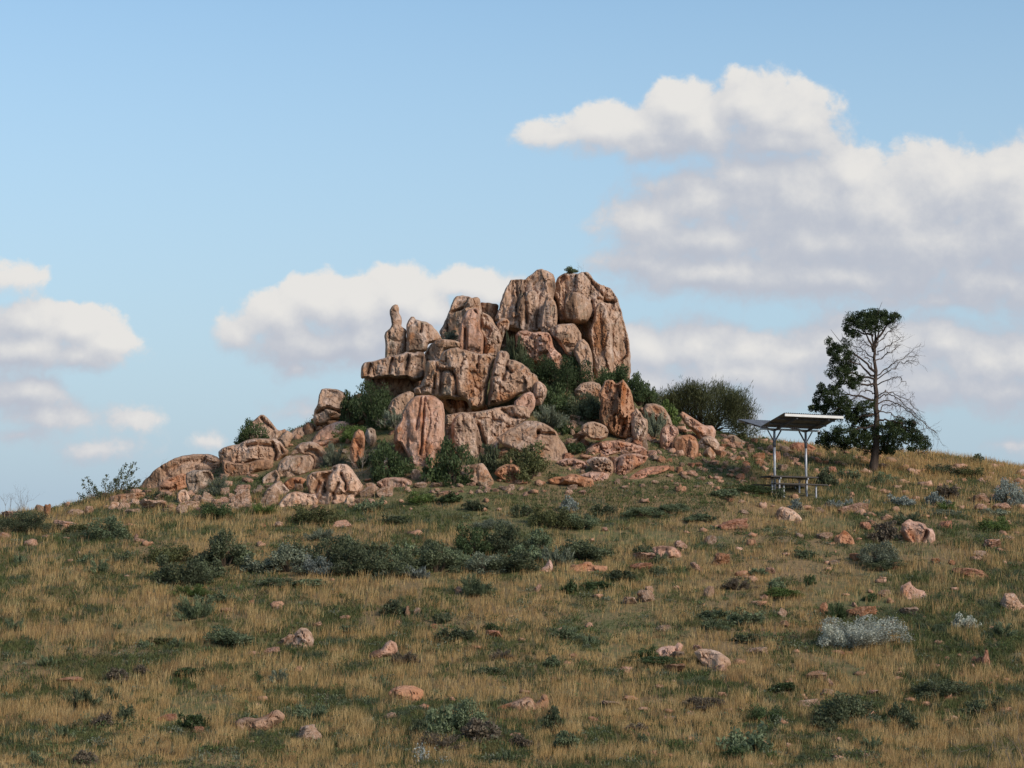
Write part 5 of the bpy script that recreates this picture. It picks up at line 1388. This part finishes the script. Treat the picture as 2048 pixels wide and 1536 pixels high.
# ------------------------------------------------------------------ broom bush behind the rocks
def broom():
    rg = np.random.RandomState(77); D = 95.5
    B = np.array(at(1400, 868, D)); B[2] = g1(B[0], D)
    t = link('broom_bush', None, None, tuple(B))
    tag(t, 'broad dark olive broom bush with brushy upright tips behind the rock pile', 'bush')
    def P(px, py, dy=0.0): return np.array(at(px, py, D + dy)) - B
    tops = []
    prof = [(1316,792),(1325,782),(1345,777),(1368,772),(1390,770),(1410,766),(1430,765),(1450,772),(1466,780),(1478,798),(1482,815),(1470,835),(1494,832),(1488,850),(1478,862),(1500,868)]
    paths, C, O = [], [], []
    xs = [p[0] for p in prof[:11]]; ys = [p[1] for p in prof[:11]]
    for k in range(135):
        px = rg.uniform(1312, 1480); top = np.interp(px, xs, ys)
        py = top + 24 + 7 * math.sin(px * .09) + rg.uniform(0, 1) ** 1.2 * 58
        if py > 858: continue
        if px < 1350 and py > 832: continue
        tops.append((px, py, rg.uniform(-1.6, 1.6)))
    for p in prof[9:]: tops.append((p[0], p[1], rg.uniform(-.6, .6))); tops.append((p[0] - 10, p[1] + 6, rg.uniform(-.6, .6)))
    for (px, py, dy) in tops:
        c = P(px, py, dy)
        st = np.array([c[0] * .25 + rg.uniform(-.15, .15), c[1] * .3, -.1])
        mid = st * .35 + c * .65 + np.array([-c[0] * .15, 0, .05])
        if rg.rand() < .55: paths.append([(*st, .045), (*(st * .6 + mid * .4), .03), (*mid, .02), (*c, .008)])
        out = c - np.array([0, 0, .2]); out /= np.linalg.norm(out) + 1e-6
        n = 240
        q = rg.normal(size=(n, 3)) * np.array([.17, .17, .13])
        lean_ = rg.uniform(0, .30, (n, 1)) * (out + np.array([0, 0, .8]))
        C.append(c + q + lean_); O.append(np.repeat((out * .7 + np.array([0, 0, 1.0]))[None], n, 0))
    C = np.vstack(C); O = np.vstack(O)
    link('foliage', leaf_mesh('foliage', C, .17, rg, .6, O, .10), t, (0, 0, 0), (.078, .084, .034))
    V, F = tubes(paths, 5)
    link('stems', mesh('stems', V, F, M_BARK), t, (0, 0, 0), (.07, .055, .045))
broom()

# ------------------------------------------------------------------ picnic shelter
def box(a, b, w, h, up=(0, 0, 1)):
    """beam from a to b, w wide across, h along up"""
    a, b, up = np.array(a, float), np.array(b, float), np.array(up, float)
    t = b - a; t /= np.linalg.norm(t)
    s = np.cross(t, up); s /= np.linalg.norm(s) + 1e-9
    u = np.cross(s, t)
    V = []
    for p in (a, b):
        for i, j in ((-1, -1), (1, -1), (1, 1), (-1, 1)): V.append(p + s * w / 2 * i + u * h / 2 * j)
    F = [(3, 2, 1, 0), (4, 5, 6, 7), (0, 1, 5, 4), (1, 2, 6, 5), (2, 3, 7, 6), (3, 0, 4, 7)]
    return V, F

def join(parts):
    V, F = [], []
    for v, f in parts:
        b = len(V); V += list(v); F += [tuple(b + i for i in q) for q in f]
    return V, F

def beam(name, parent, a, b, w, h, m, up=(0, 0, 1)):
    V, F = box(a, b, w, h, up)
    o = link(name, mesh(name, V, F, m), parent)
    bv = o.modifiers.new('edge', 'BEVEL'); bv.width = min(w, h) * .12; bv.segments = 1
    return o

def shelter():
    th = math.radians(27)
    ax = np.array([math.cos(th), math.sin(th), 0]); nr = np.array([math.sin(th), -math.cos(th), 0])   # along the valley, towards the camera
    gx, gy, gz = hit(1579, 992); D = gy
    top = at(1580, 859.5, D)
    B = np.array([top[0], D, g1(top[0], D)])
    H = top[2] - B[2]                       # height of the valley beam
    s = D / F_PX
    L = 124 * s / math.cos(th) / 2; Wd = 1.42; rise = .345
    t = link('picnic_shelter', None, None, tuple(B))
    tag(t, 'steel picnic shelter with winged corrugated roof on two posts', 'shelter')
    # corrugated roof wings; corrugations run from the valley to the eave
    def wing(sgn):
        nx, ny = 200, 6
        V = []
        for lay in (0, 1):
            for i in range(nx + 1):
                a = -L + 2 * L * i / nx
                for j in range(ny + 1):
                    r = j / ny
                    p = ax * a + nr * sgn * (Wd * r + .02) + np.array([0, 0, H + .07 + rise * r + .016 * math.sin(a * 2 * math.pi / .085) - .006 * lay])
                    V.append(p)
        n1 = (nx + 1) * (ny + 1); F = []
        for i in range(nx):
            for j in range(ny):
                q = i * (ny + 1) + j; F.append((q, q + 1, q + ny + 2, q + ny + 1)); F.append(tuple(n1 + k for k in (q, q + ny + 1, q + ny + 2, q + 1)))
        o = link('roof_sheet', mesh('roof_sheet', V, F, M_ROOF, True), t)
        e = nr * sgn * Wd + np.array([0, 0, H + rise])
        beam('fascia', t, e - ax * L * .995 + nr * sgn * .03, e + ax * L * .995 + nr * sgn * .03, .03, .085, M_WHITE)
        for r in (.34, .70):
            c = nr * sgn * Wd * r + np.array([0, 0, H + rise * r + .015])
            beam('purlin', t, c - ax * L * (.96 if r < .5 else .97), c + ax * L * .97, .05, .055, M_DARKSTEEL)
        for a in (-.62, .62):
            beam('rafter', t, ax * a + nr * sgn * .05 + np.array([0, 0, H - .035]), ax * a + nr * sgn * (Wd - .04) + np.array([0, 0, H + rise - .075]), .05, .07, M_DARKSTEEL)
    wing(1); wing(-1)
    beam('valley_beam', t, -ax * L + np.array([0, 0, H - .005]), ax * L + np.array([0, 0, H - .005]), .10, .06, M_GALV)
    for a in (-.62, .62):
        pz = g1(*(B + ax * a)[:2]) - B[2]
        V, F = tubes([[(*(ax * a + np.array([0, 0, pz - .4])), .040), (*(ax * a + np.array([0, 0, H - .04])), .040)]], 16)
        po = link('post', mesh('post', V, F, M_GALV, True), t)
        V, F = tubes([[(*(ax * a + np.array([0, 0, H - .60])), .050), (*(ax * a + np.array([0, 0, H - .38])), .050)]], 16)
        link('collar', mesh('collar', V, F, M_DARKSTEEL, True), po)
        for sg in (-1, 1):
            beam('brace', t, ax * a + np.array([0, 0, H - .44]), ax * (a + sg * .26) + np.array([0, 0, H - .04]), .035, .035 if sg * a > 0 else .055, M_DARKSTEEL, tuple(nr))
    # table and benches
    c = np.array(at(1579, 985, D))
    px_m = 1 / s
    zt = at(0, 954.5, D)[2]
    tb = np.array([c[0], D, g1(c[0], D)])
    o = link('picnic_table', None, None, tuple(tb))
    tag(o, 'dark slatted picnic table on steel legs under the shelter', 'table')
    h = zt - tb[2]; half = 50 * s / math.cos(th)
    V, F = join([box(-ax * half + nr * k + np.array([0, 0, h]), ax * half + nr * k + np.array([0, 0, h]), .125, .045) for k in (-.275, -.1375, 0, .1375, .275)])
    link('table_top', mesh('table_top', V, F, M_SLAT), o)
    for a in (-.55, .55):
        beam('bearer', o, ax * a * half / .95 - nr * .32 + np.array([0, 0, h - .055]), ax * a * half / .95 + nr * .32 + np.array([0, 0, h - .055]), .05, .05, M_GALV)
        for k in (-.22, .22):
            beam('leg', o, ax * a * half / .95 + nr * k + np.array([0, 0, -.25]), ax * a * half / .95 + nr * k + np.array([0, 0, h - .08]), .05, .05, M_GALV, tuple(ax))
    zb = at(0, 970.5, D)[2]
    for sg, wd in ((1, 'near'), (-1, 'far')):
        q = tb + nr * .62 * sg; q[2] = g1(q[0], q[1])
        b = link('picnic_bench', None, None, tuple(q))
        tag(b, 'dark slatted bench on the near side of the picnic table' if sg > 0 else 'dark slatted bench on the far side of the picnic table', 'bench', 'benches at the picnic table')
        hb = zb - q[2] - (.0 if sg > 0 else -.02); hl = 55 * s / math.cos(th)
        V, F = join([box(-ax * hl + nr * k + np.array([0, 0, hb]), ax * hl + nr * k + np.array([0, 0, hb]), .12, .04) for k in (-.07, .07)])
        link('seat', mesh('seat', V, F, M_SLAT), b)
        for a in (-.62, .62):
            beam('leg', b, ax * a * hl + np.array([0, 0, -.25]), ax * a * hl + np.array([0, 0, hb - .02]), .05, .05, M_GALV, tuple(ax))
    FOOT.append((B[0], B[1] - .1, .95, .8))
shelter()

# ------------------------------------------------------------------ grass
def build_grass():
    rg = np.random.RandomState(3)
    NB = 1250000
    # ground area with a density that keeps the cover even in the distance
    n = int(NB * 1.6)
    lo, hi = 45.5, 104.0
    d = 1.0 / (1 / hi + rg.uniform(0, 1, n) * (1 / lo - 1 / hi))
    wid = .245 * d + 1.5
    x = rg.uniform(-1, 1, n) * wid
    m = int(n * .20)                      # thinner cover beyond what the photograph frames
    d2 = 1.0 / (1 / hi + rg.uniform(0, 1, m) * (1 / 40.0 - 1 / hi))
    x2 = np.where(rg.rand(m) < .5, -1, 1) * (.245 * d2 + 1.5 + 9 * rg.rand(m))
    m3 = int(n * .05); d3 = rg.uniform(40.5, 45.6, m3); x3 = rg.uniform(-1, 1, m3) * 13
    x = np.concatenate([x, x2, x3]); d = np.concatenate([d, d2, d3]); n = len(x)
    sh = rg.permutation(n); x = x[sh]; d = d[sh]
    # gather into tussocks
    tx = np.round(x / .34 + .35 * perlin(x * .9, d * .9, np.full(n, .5)) * 2) * .34; ty = np.round(d / .34) * .34
    hsh = np.sin(tx * 127.1 + ty * 311.7) * 43758.5; h1 = hsh - np.floor(hsh)
    hsh2 = np.sin(tx * 269.5 + ty * 183.3) * 24634.6; h2 = hsh2 - np.floor(hsh2)
    pull = .26 * h1
    x = x + (tx + (h1 - .5) * .3 - x) * pull; d = d + (ty + (h2 - .5) * .3 - d) * pull
    # patches: dry against green, tall against short, bare soil
    p1 = fbm(x * .16, d * .11, np.full(n, 1.5), 4, .55)
    p2 = fbm(x * .55, d * .45, np.full(n, 6.5), 4, .55)
    p3 = fbm(x * .42 + 40, d * .30, np.full(n, 3.5), 4, .55)
    px, py = to_px(x, d, ground(x, d))
    # lusher turf below the rocks
    lush = smooth((1085 - py) / 110) * smooth((1530 - px) / 160) * smooth((px - 640) / 260) + .8 * smooth((1000 - py) / 30) * smooth((1560 - px) / 120)
    gold = smooth((px - 1660) / 140) * smooth((985 - py) / 40)
    p4 = fbm(x * 1.15, d * .95, np.full(n, 9.5), 3, .6)
    green = np.clip(.54 + .38 * p1 + .8 * p2 + 1.0 * p4 + .60 * lush - .5 * gold, 0, 1)
    bare = smooth((p3 - .24) / .12) * (1 - .6 * gold)
    keep = rg.uniform(0, 1, n) > bare * .80
    keep &= rg.uniform(0, 1, n) < .45 + .55 * smooth((p2 + .5) / .6)
    cell = {}
    for (fx, fy, rx, ry) in FOOT:
        rx = max(rx, .02); ry = max(ry, .02)
        m = (np.abs(x - fx) < rx) & (np.abs(d - fy) < ry)
        keep &= ~(m & (((x - fx) / rx) ** 2 + ((d - fy) / ry) ** 2 < 1))
    # none on the rocky mound itself apart from thin green
    mound = (py < 962) & (px > 300) & (px < 1300)
    keep &= ~(mound & (rg.uniform(0, 1, n) > .35))
    x, d, green, p2, h1, h2, lush, gold, p1 = (a[keep] for a in (x, d, green, p2, h1, h2, lush, gold, p1))
    px, py, mound = px[keep], py[keep], mound[keep]
    n = min(len(x), NB)
    x, d, green, p2, h1, h2, lush, gold, p1, px, py, mound = (a[:n] for a in (x, d, green, p2, h1, h2, lush, gold, p1, px, py, mound))
    z = ground(x, d)
    isg = rg.uniform(0, 1, n) < np.clip(.10 + .95 * smooth((green - .12) / .75), 0, 1)
    isg |= mound
    hgt = np.where(isg, rg.uniform(.07, .20, n), rg.uniform(.14, .40, n)) * (.75 + .5 * h2) * np.where(lush > .5, .75, 1.0)
    hgt *= 1 - .25 * smooth((p2 - .1) / .3) * (~isg)
    hgt *= np.clip(.8 + .5 * p1, .6, 1.3)
    wd = np.where(isg, rg.uniform(.010, .022, n), rg.uniform(.005, .0105, n)) * (d / 62.0) ** .8
    a = rg.uniform(0, 6.283, n)
    lean = np.abs(rg.normal(size=n)) * np.where(isg, .55, .26) + .05
    la = rg.uniform(0, 6.283, n) + 0.0
    dx, dy = np.cos(la) * lean * hgt, np.sin(la) * lean * hgt
    dx += .05 * hgt
    sx, sy = np.cos(a) * wd / 2, np.sin(a) * wd / 2
    base = np.stack([x, d, z - .02], 1)
    s3 = np.stack([sx, sy, 0 * sx], 1)
    mid = base + np.stack([dx * .3, dy * .3, hgt * .58], 1)
    tip = base + np.stack([dx, dy, hgt], 1)
    V = np.stack([base - s3, base + s3, mid + s3 * .8, tip, mid - s3 * .8], 1).reshape(-1, 3)
    i = np.arange(n) * 5
    F = np.stack([i, i + 1, i + 2, i + 4, i + 4, i + 2, i + 3, i + 3], 1)
    # colours
    straw = np.array([[.54, .350, .145], [.44, .272, .112], [.58, .41, .195], [.37, .235, .110], [.48, .33, .145]])
    grn = np.array([[.100, .122, .042], [.078, .100, .036], [.140, .148, .056], [.105, .125, .070], [.170, .152, .062]])
    pick = np.where(h1 > .5, rg.randint(0, 5, n), ((h2 * 5).astype(int)) % 5)
    col = np.where(isg[:, None], grn[pick], straw[pick])
    col = col * rg.uniform(.75, 1.25, (n, 1))
    col = np.where(((gold > .4) & ~isg)[:, None], col * np.array([.97, .93, .86]), col)
    col = np.clip(col, 0, 1)
    # two triangles' worth per blade: lower quad and upper triangle in one mesh
    me = bpy.data.meshes.new('hill_grass')
    me.vertices.add(len(V)); me.vertices.foreach_set('co', np.ascontiguousarray(V, np.float32).ravel())
    L = np.stack([i, i + 1, i + 2, i + 4, i + 4, i + 2, i + 3], 1).astype(np.int32)
    me.loops.add(L.size); me.loops.foreach_set('vertex_index', L.ravel())
    me.polygons.add(2 * n)
    st = np.stack([np.arange(n) * 7, np.arange(n) * 7 + 4], 1).astype(np.int32)
    me.polygons.foreach_set('loop_start', st.ravel())
    me.materials.append(M_GRASS)
    me.update(calc_edges=True)
    at_ = me.attributes.new('tone', 'FLOAT_COLOR', 'FACE')
    c4 = np.concatenate([col, np.ones((n, 1))], 1)
    at_.data.foreach_set('color', np.repeat(c4, 2, 0).astype(np.float32).ravel())
    o = link('hill_grass', me)
    o['kind'] = 'stuff'; o['label'] = 'dry straw coloured and green grass covering the hillside'
    return o
build_grass()

# ------------------------------------------------------------------ low forbs between the grass, and pebbles
def ground_cover():
    rg = np.random.RandomState(12)
    n = 11000
    lo, hi = 46.0, 101.0
    d = 1.0 / (1 / hi + rg.uniform(0, 1, n) * (1 / lo - 1 / hi))
    x = rg.uniform(-1, 1, n) * (.235 * d + 1)
    z = ground(x, d)
    px, py = to_px(x, d, z)
    g = fbm(x * .55, d * .45, np.full(n, 6.5), 4, .55) + .8 * fbm(x * .25 + 9, d * .2, np.full(n, 2.5), 3)
    lush = smooth((1060 - py) / 90) * smooth((1600 - px) / 160)
    keep = rg.uniform(0, 1, n) < np.clip(.34 + .9 * g + .55 * lush, .06, 1)
    for (fx, fy, rx, ry) in FOOT:
        keep &= ~(((x - fx) / max(rx, .02)) ** 2 + ((d - fy) / max(ry, .02)) ** 2 < 1)
    x, d, z, lush = x[keep], d[keep], z[keep], lush[keep]
    n = len(x)
    pal = np.array([[.150, .172, .095], [.095, .125, .042], [.085, .100, .048], [.180, .192, .130], [.115, .145, .06], [.16, .13, .075]])
    pi = rg.randint(0, 6, n); pi = np.where((lush > .4) & (rg.rand(n) < .7), 1, pi)
    w = rg.uniform(.10, .34, n) * (1 + .5 * (rg.rand(n) < .12)); h = w * rg.uniform(.35, .8, n)
    k = 46
    q = rg.normal(size=(n, k, 3)); q /= np.linalg.norm(q, axis=2)[..., None]; q[..., 2] = np.abs(q[..., 2])
    q *= rg.uniform(.25, 1, (n, k, 1)) ** .6
    C = np.stack([x[:, None] + q[..., 0] * w[:, None], d[:, None] + q[..., 1] * w[:, None], z[:, None] + q[..., 2] * h[:, None]], -1).reshape(-1, 3)
    me = leaf_mesh('ground_cover', C, .06, rg, .8, None, .4, M_GRASS)
    col = np.repeat(pal[pi] * rg.uniform(.8, 1.25, (n, 1)), k, 0) * rg.uniform(.75, 1.25, (n * k, 1))
    at_ = me.attributes.new('tone', 'FLOAT_COLOR', 'FACE')
    at_.data.foreach_set('color', np.concatenate([col, np.ones((n * k, 1))], 1).astype(np.float32).ravel())
    o = link('ground_cover', me); o['kind'] = 'stuff'; o['label'] = 'low grey green weeds growing between the grass'
ground_cover()

def pebbles():
    rg = np.random.RandomState(14)
    import bmesh
    bm = bmesh.new(); bmesh.ops.create_icosphere(bm, subdivisions=2, radius=1.0)
    V0 = np.array([v.co[:] for v in bm.verts]); F0 = np.array([[v.index for v in f.verts] for f in bm.faces]); bm.free()
    n = 5200
    lo, hi = 46.0, 97.0
    d = 1.0 / (1 / hi + rg.uniform(0, 1, n) * (1 / lo - 1 / hi)); x = rg.uniform(-1, 1, n) * (.225 * d)
    z = ground(x, d); px, py = to_px(x, d, z)
    p = .035 + .5 * smooth((px - 1180) / 260) * smooth((1120 - py) / 120) * (.4 + .6 * smooth((1010 - py) / 30)) + .7 * smooth((px - 1090) / 40) * smooth((1340 - px) / 40) * smooth((980 - py) / 25) + .4 * smooth((965 - py) / 20) + .5 * smooth((1030 - py) / 20) * smooth((py - 930) / 20) + .16 * smooth((px - 1300) / 300)
    p *= .5 + 1.2 * np.clip(.5 + fbm(x * .5, d * .5, np.full(n, 3.3), 3), 0, 1)
    kp = rg.rand(n) < p; x, d, z = x[kp], d[kp], z[kp]; n = len(x)
    s = rg.uniform(.35, 1, n) ** 2 * .17 * (d / 75)
    V = V0[None] * (1 + .28 * rg.normal(size=(n, len(V0), 1)).clip(-1.3, 1.3)) * (s[:, None, None] * rg.uniform(.6, 1.3, (n, 1, 3)) * np.array([1.1, 1, .7]))
    V = (V + np.stack([x, d, z + s * .25], 1)[:, None]).reshape(-1, 3)
    F = (F0[None] + (np.arange(n) * len(V0))[:, None, None]).reshape(-1, 3)
    o = link('gravel', fast_mesh('gravel', V, F, 3, M_ROCK), None, (0, 0, 0), (.95, .80, .72)); o['kind'] = 'stuff'; o['label'] = 'small broken stones strewn through the turf'
pebbles()

# ------------------------------------------------------------------ labels of the many loose rocks and shrubs
MARKS = [('the picnic shelter', 1580, 930), ('the half dead pine', 1747, 935), ('the large silver saltbush', 1732, 1275), ('the craggy pink rock', 1830, 1063),
         ('the big split pale dome', 668, 975), ('the tall front monolith', 845, 880), ('the pink ledgy outcrop', 1235, 915), ('the oval undercut boulder', 1190, 858), ('the blocky orange boulder', 1370, 890),
         ('the pale ended rock', 521, 1440), ('the low domed tan rock', 814, 1384), ('the standing red stone', 1971, 1314), ('the white leaved plants', 860, 1510),
         ('the dark shrub belt', 980, 1110), ('the open skyline shrub', 215, 975), ('the left whaleback boulder', 350, 945), ('the orange turf rock', 1140, 960),
         ('the long overhanging ledge', 505, 910), ('the brushwood heap', 110, 1045), ('the pale shaded rock', 1574, 1028), ('the lower left corner', 0, 1536), ('the lower right corner', 2048, 1536),
         ('the sloping tan slab', 1431, 1314), ('the broken brown rock', 1050, 1408), ('the olive bush', 1060, 925)]
ORD = ['first', 'second', 'third', 'fourth', 'fifth', 'sixth', 'seventh', 'eighth', 'ninth', 'tenth']
def give_labels():
    kinds = {}
    for s in SPOTS: kinds.setdefault(s[1], []).append(s)
    for kind, lst in kinds.items():
        best = {}
        for mi, (mn, mx, my) in enumerate(MARKS):
            sect = {'left of': [], 'right of': [], 'uphill of': [], 'downhill of': []}
            for k, (o, _, x, y, w) in enumerate(lst):
                dx, dy = x - mx, (y - my) * 1.6
                dist = math.hypot(dx, dy)
                if dist < 4: continue
                s = ('right of' if dx > 0 else 'left of') if abs(dx) > abs(dy) else ('downhill of' if dy > 0 else 'uphill of')
                sect[s].append((dist, k))
            for s, v in sect.items():
                for r, (dist, k) in enumerate(sorted(v)):
                    cost = r * 60 + dist
                    if r < len(ORD) and (k not in best or cost < best[k][0]): best[k] = (cost, r, s, mn)
        for k, (o, _, x, y, w) in enumerate(lst):
            if k in best:
                _, r, s, mn = best[k]
                o['label'] = f'{w} {kind}, {ORD[r]} {s} {mn}'
            else:
                o['label'] = f'{w} {kind} amid others on the slope'
give_labels()
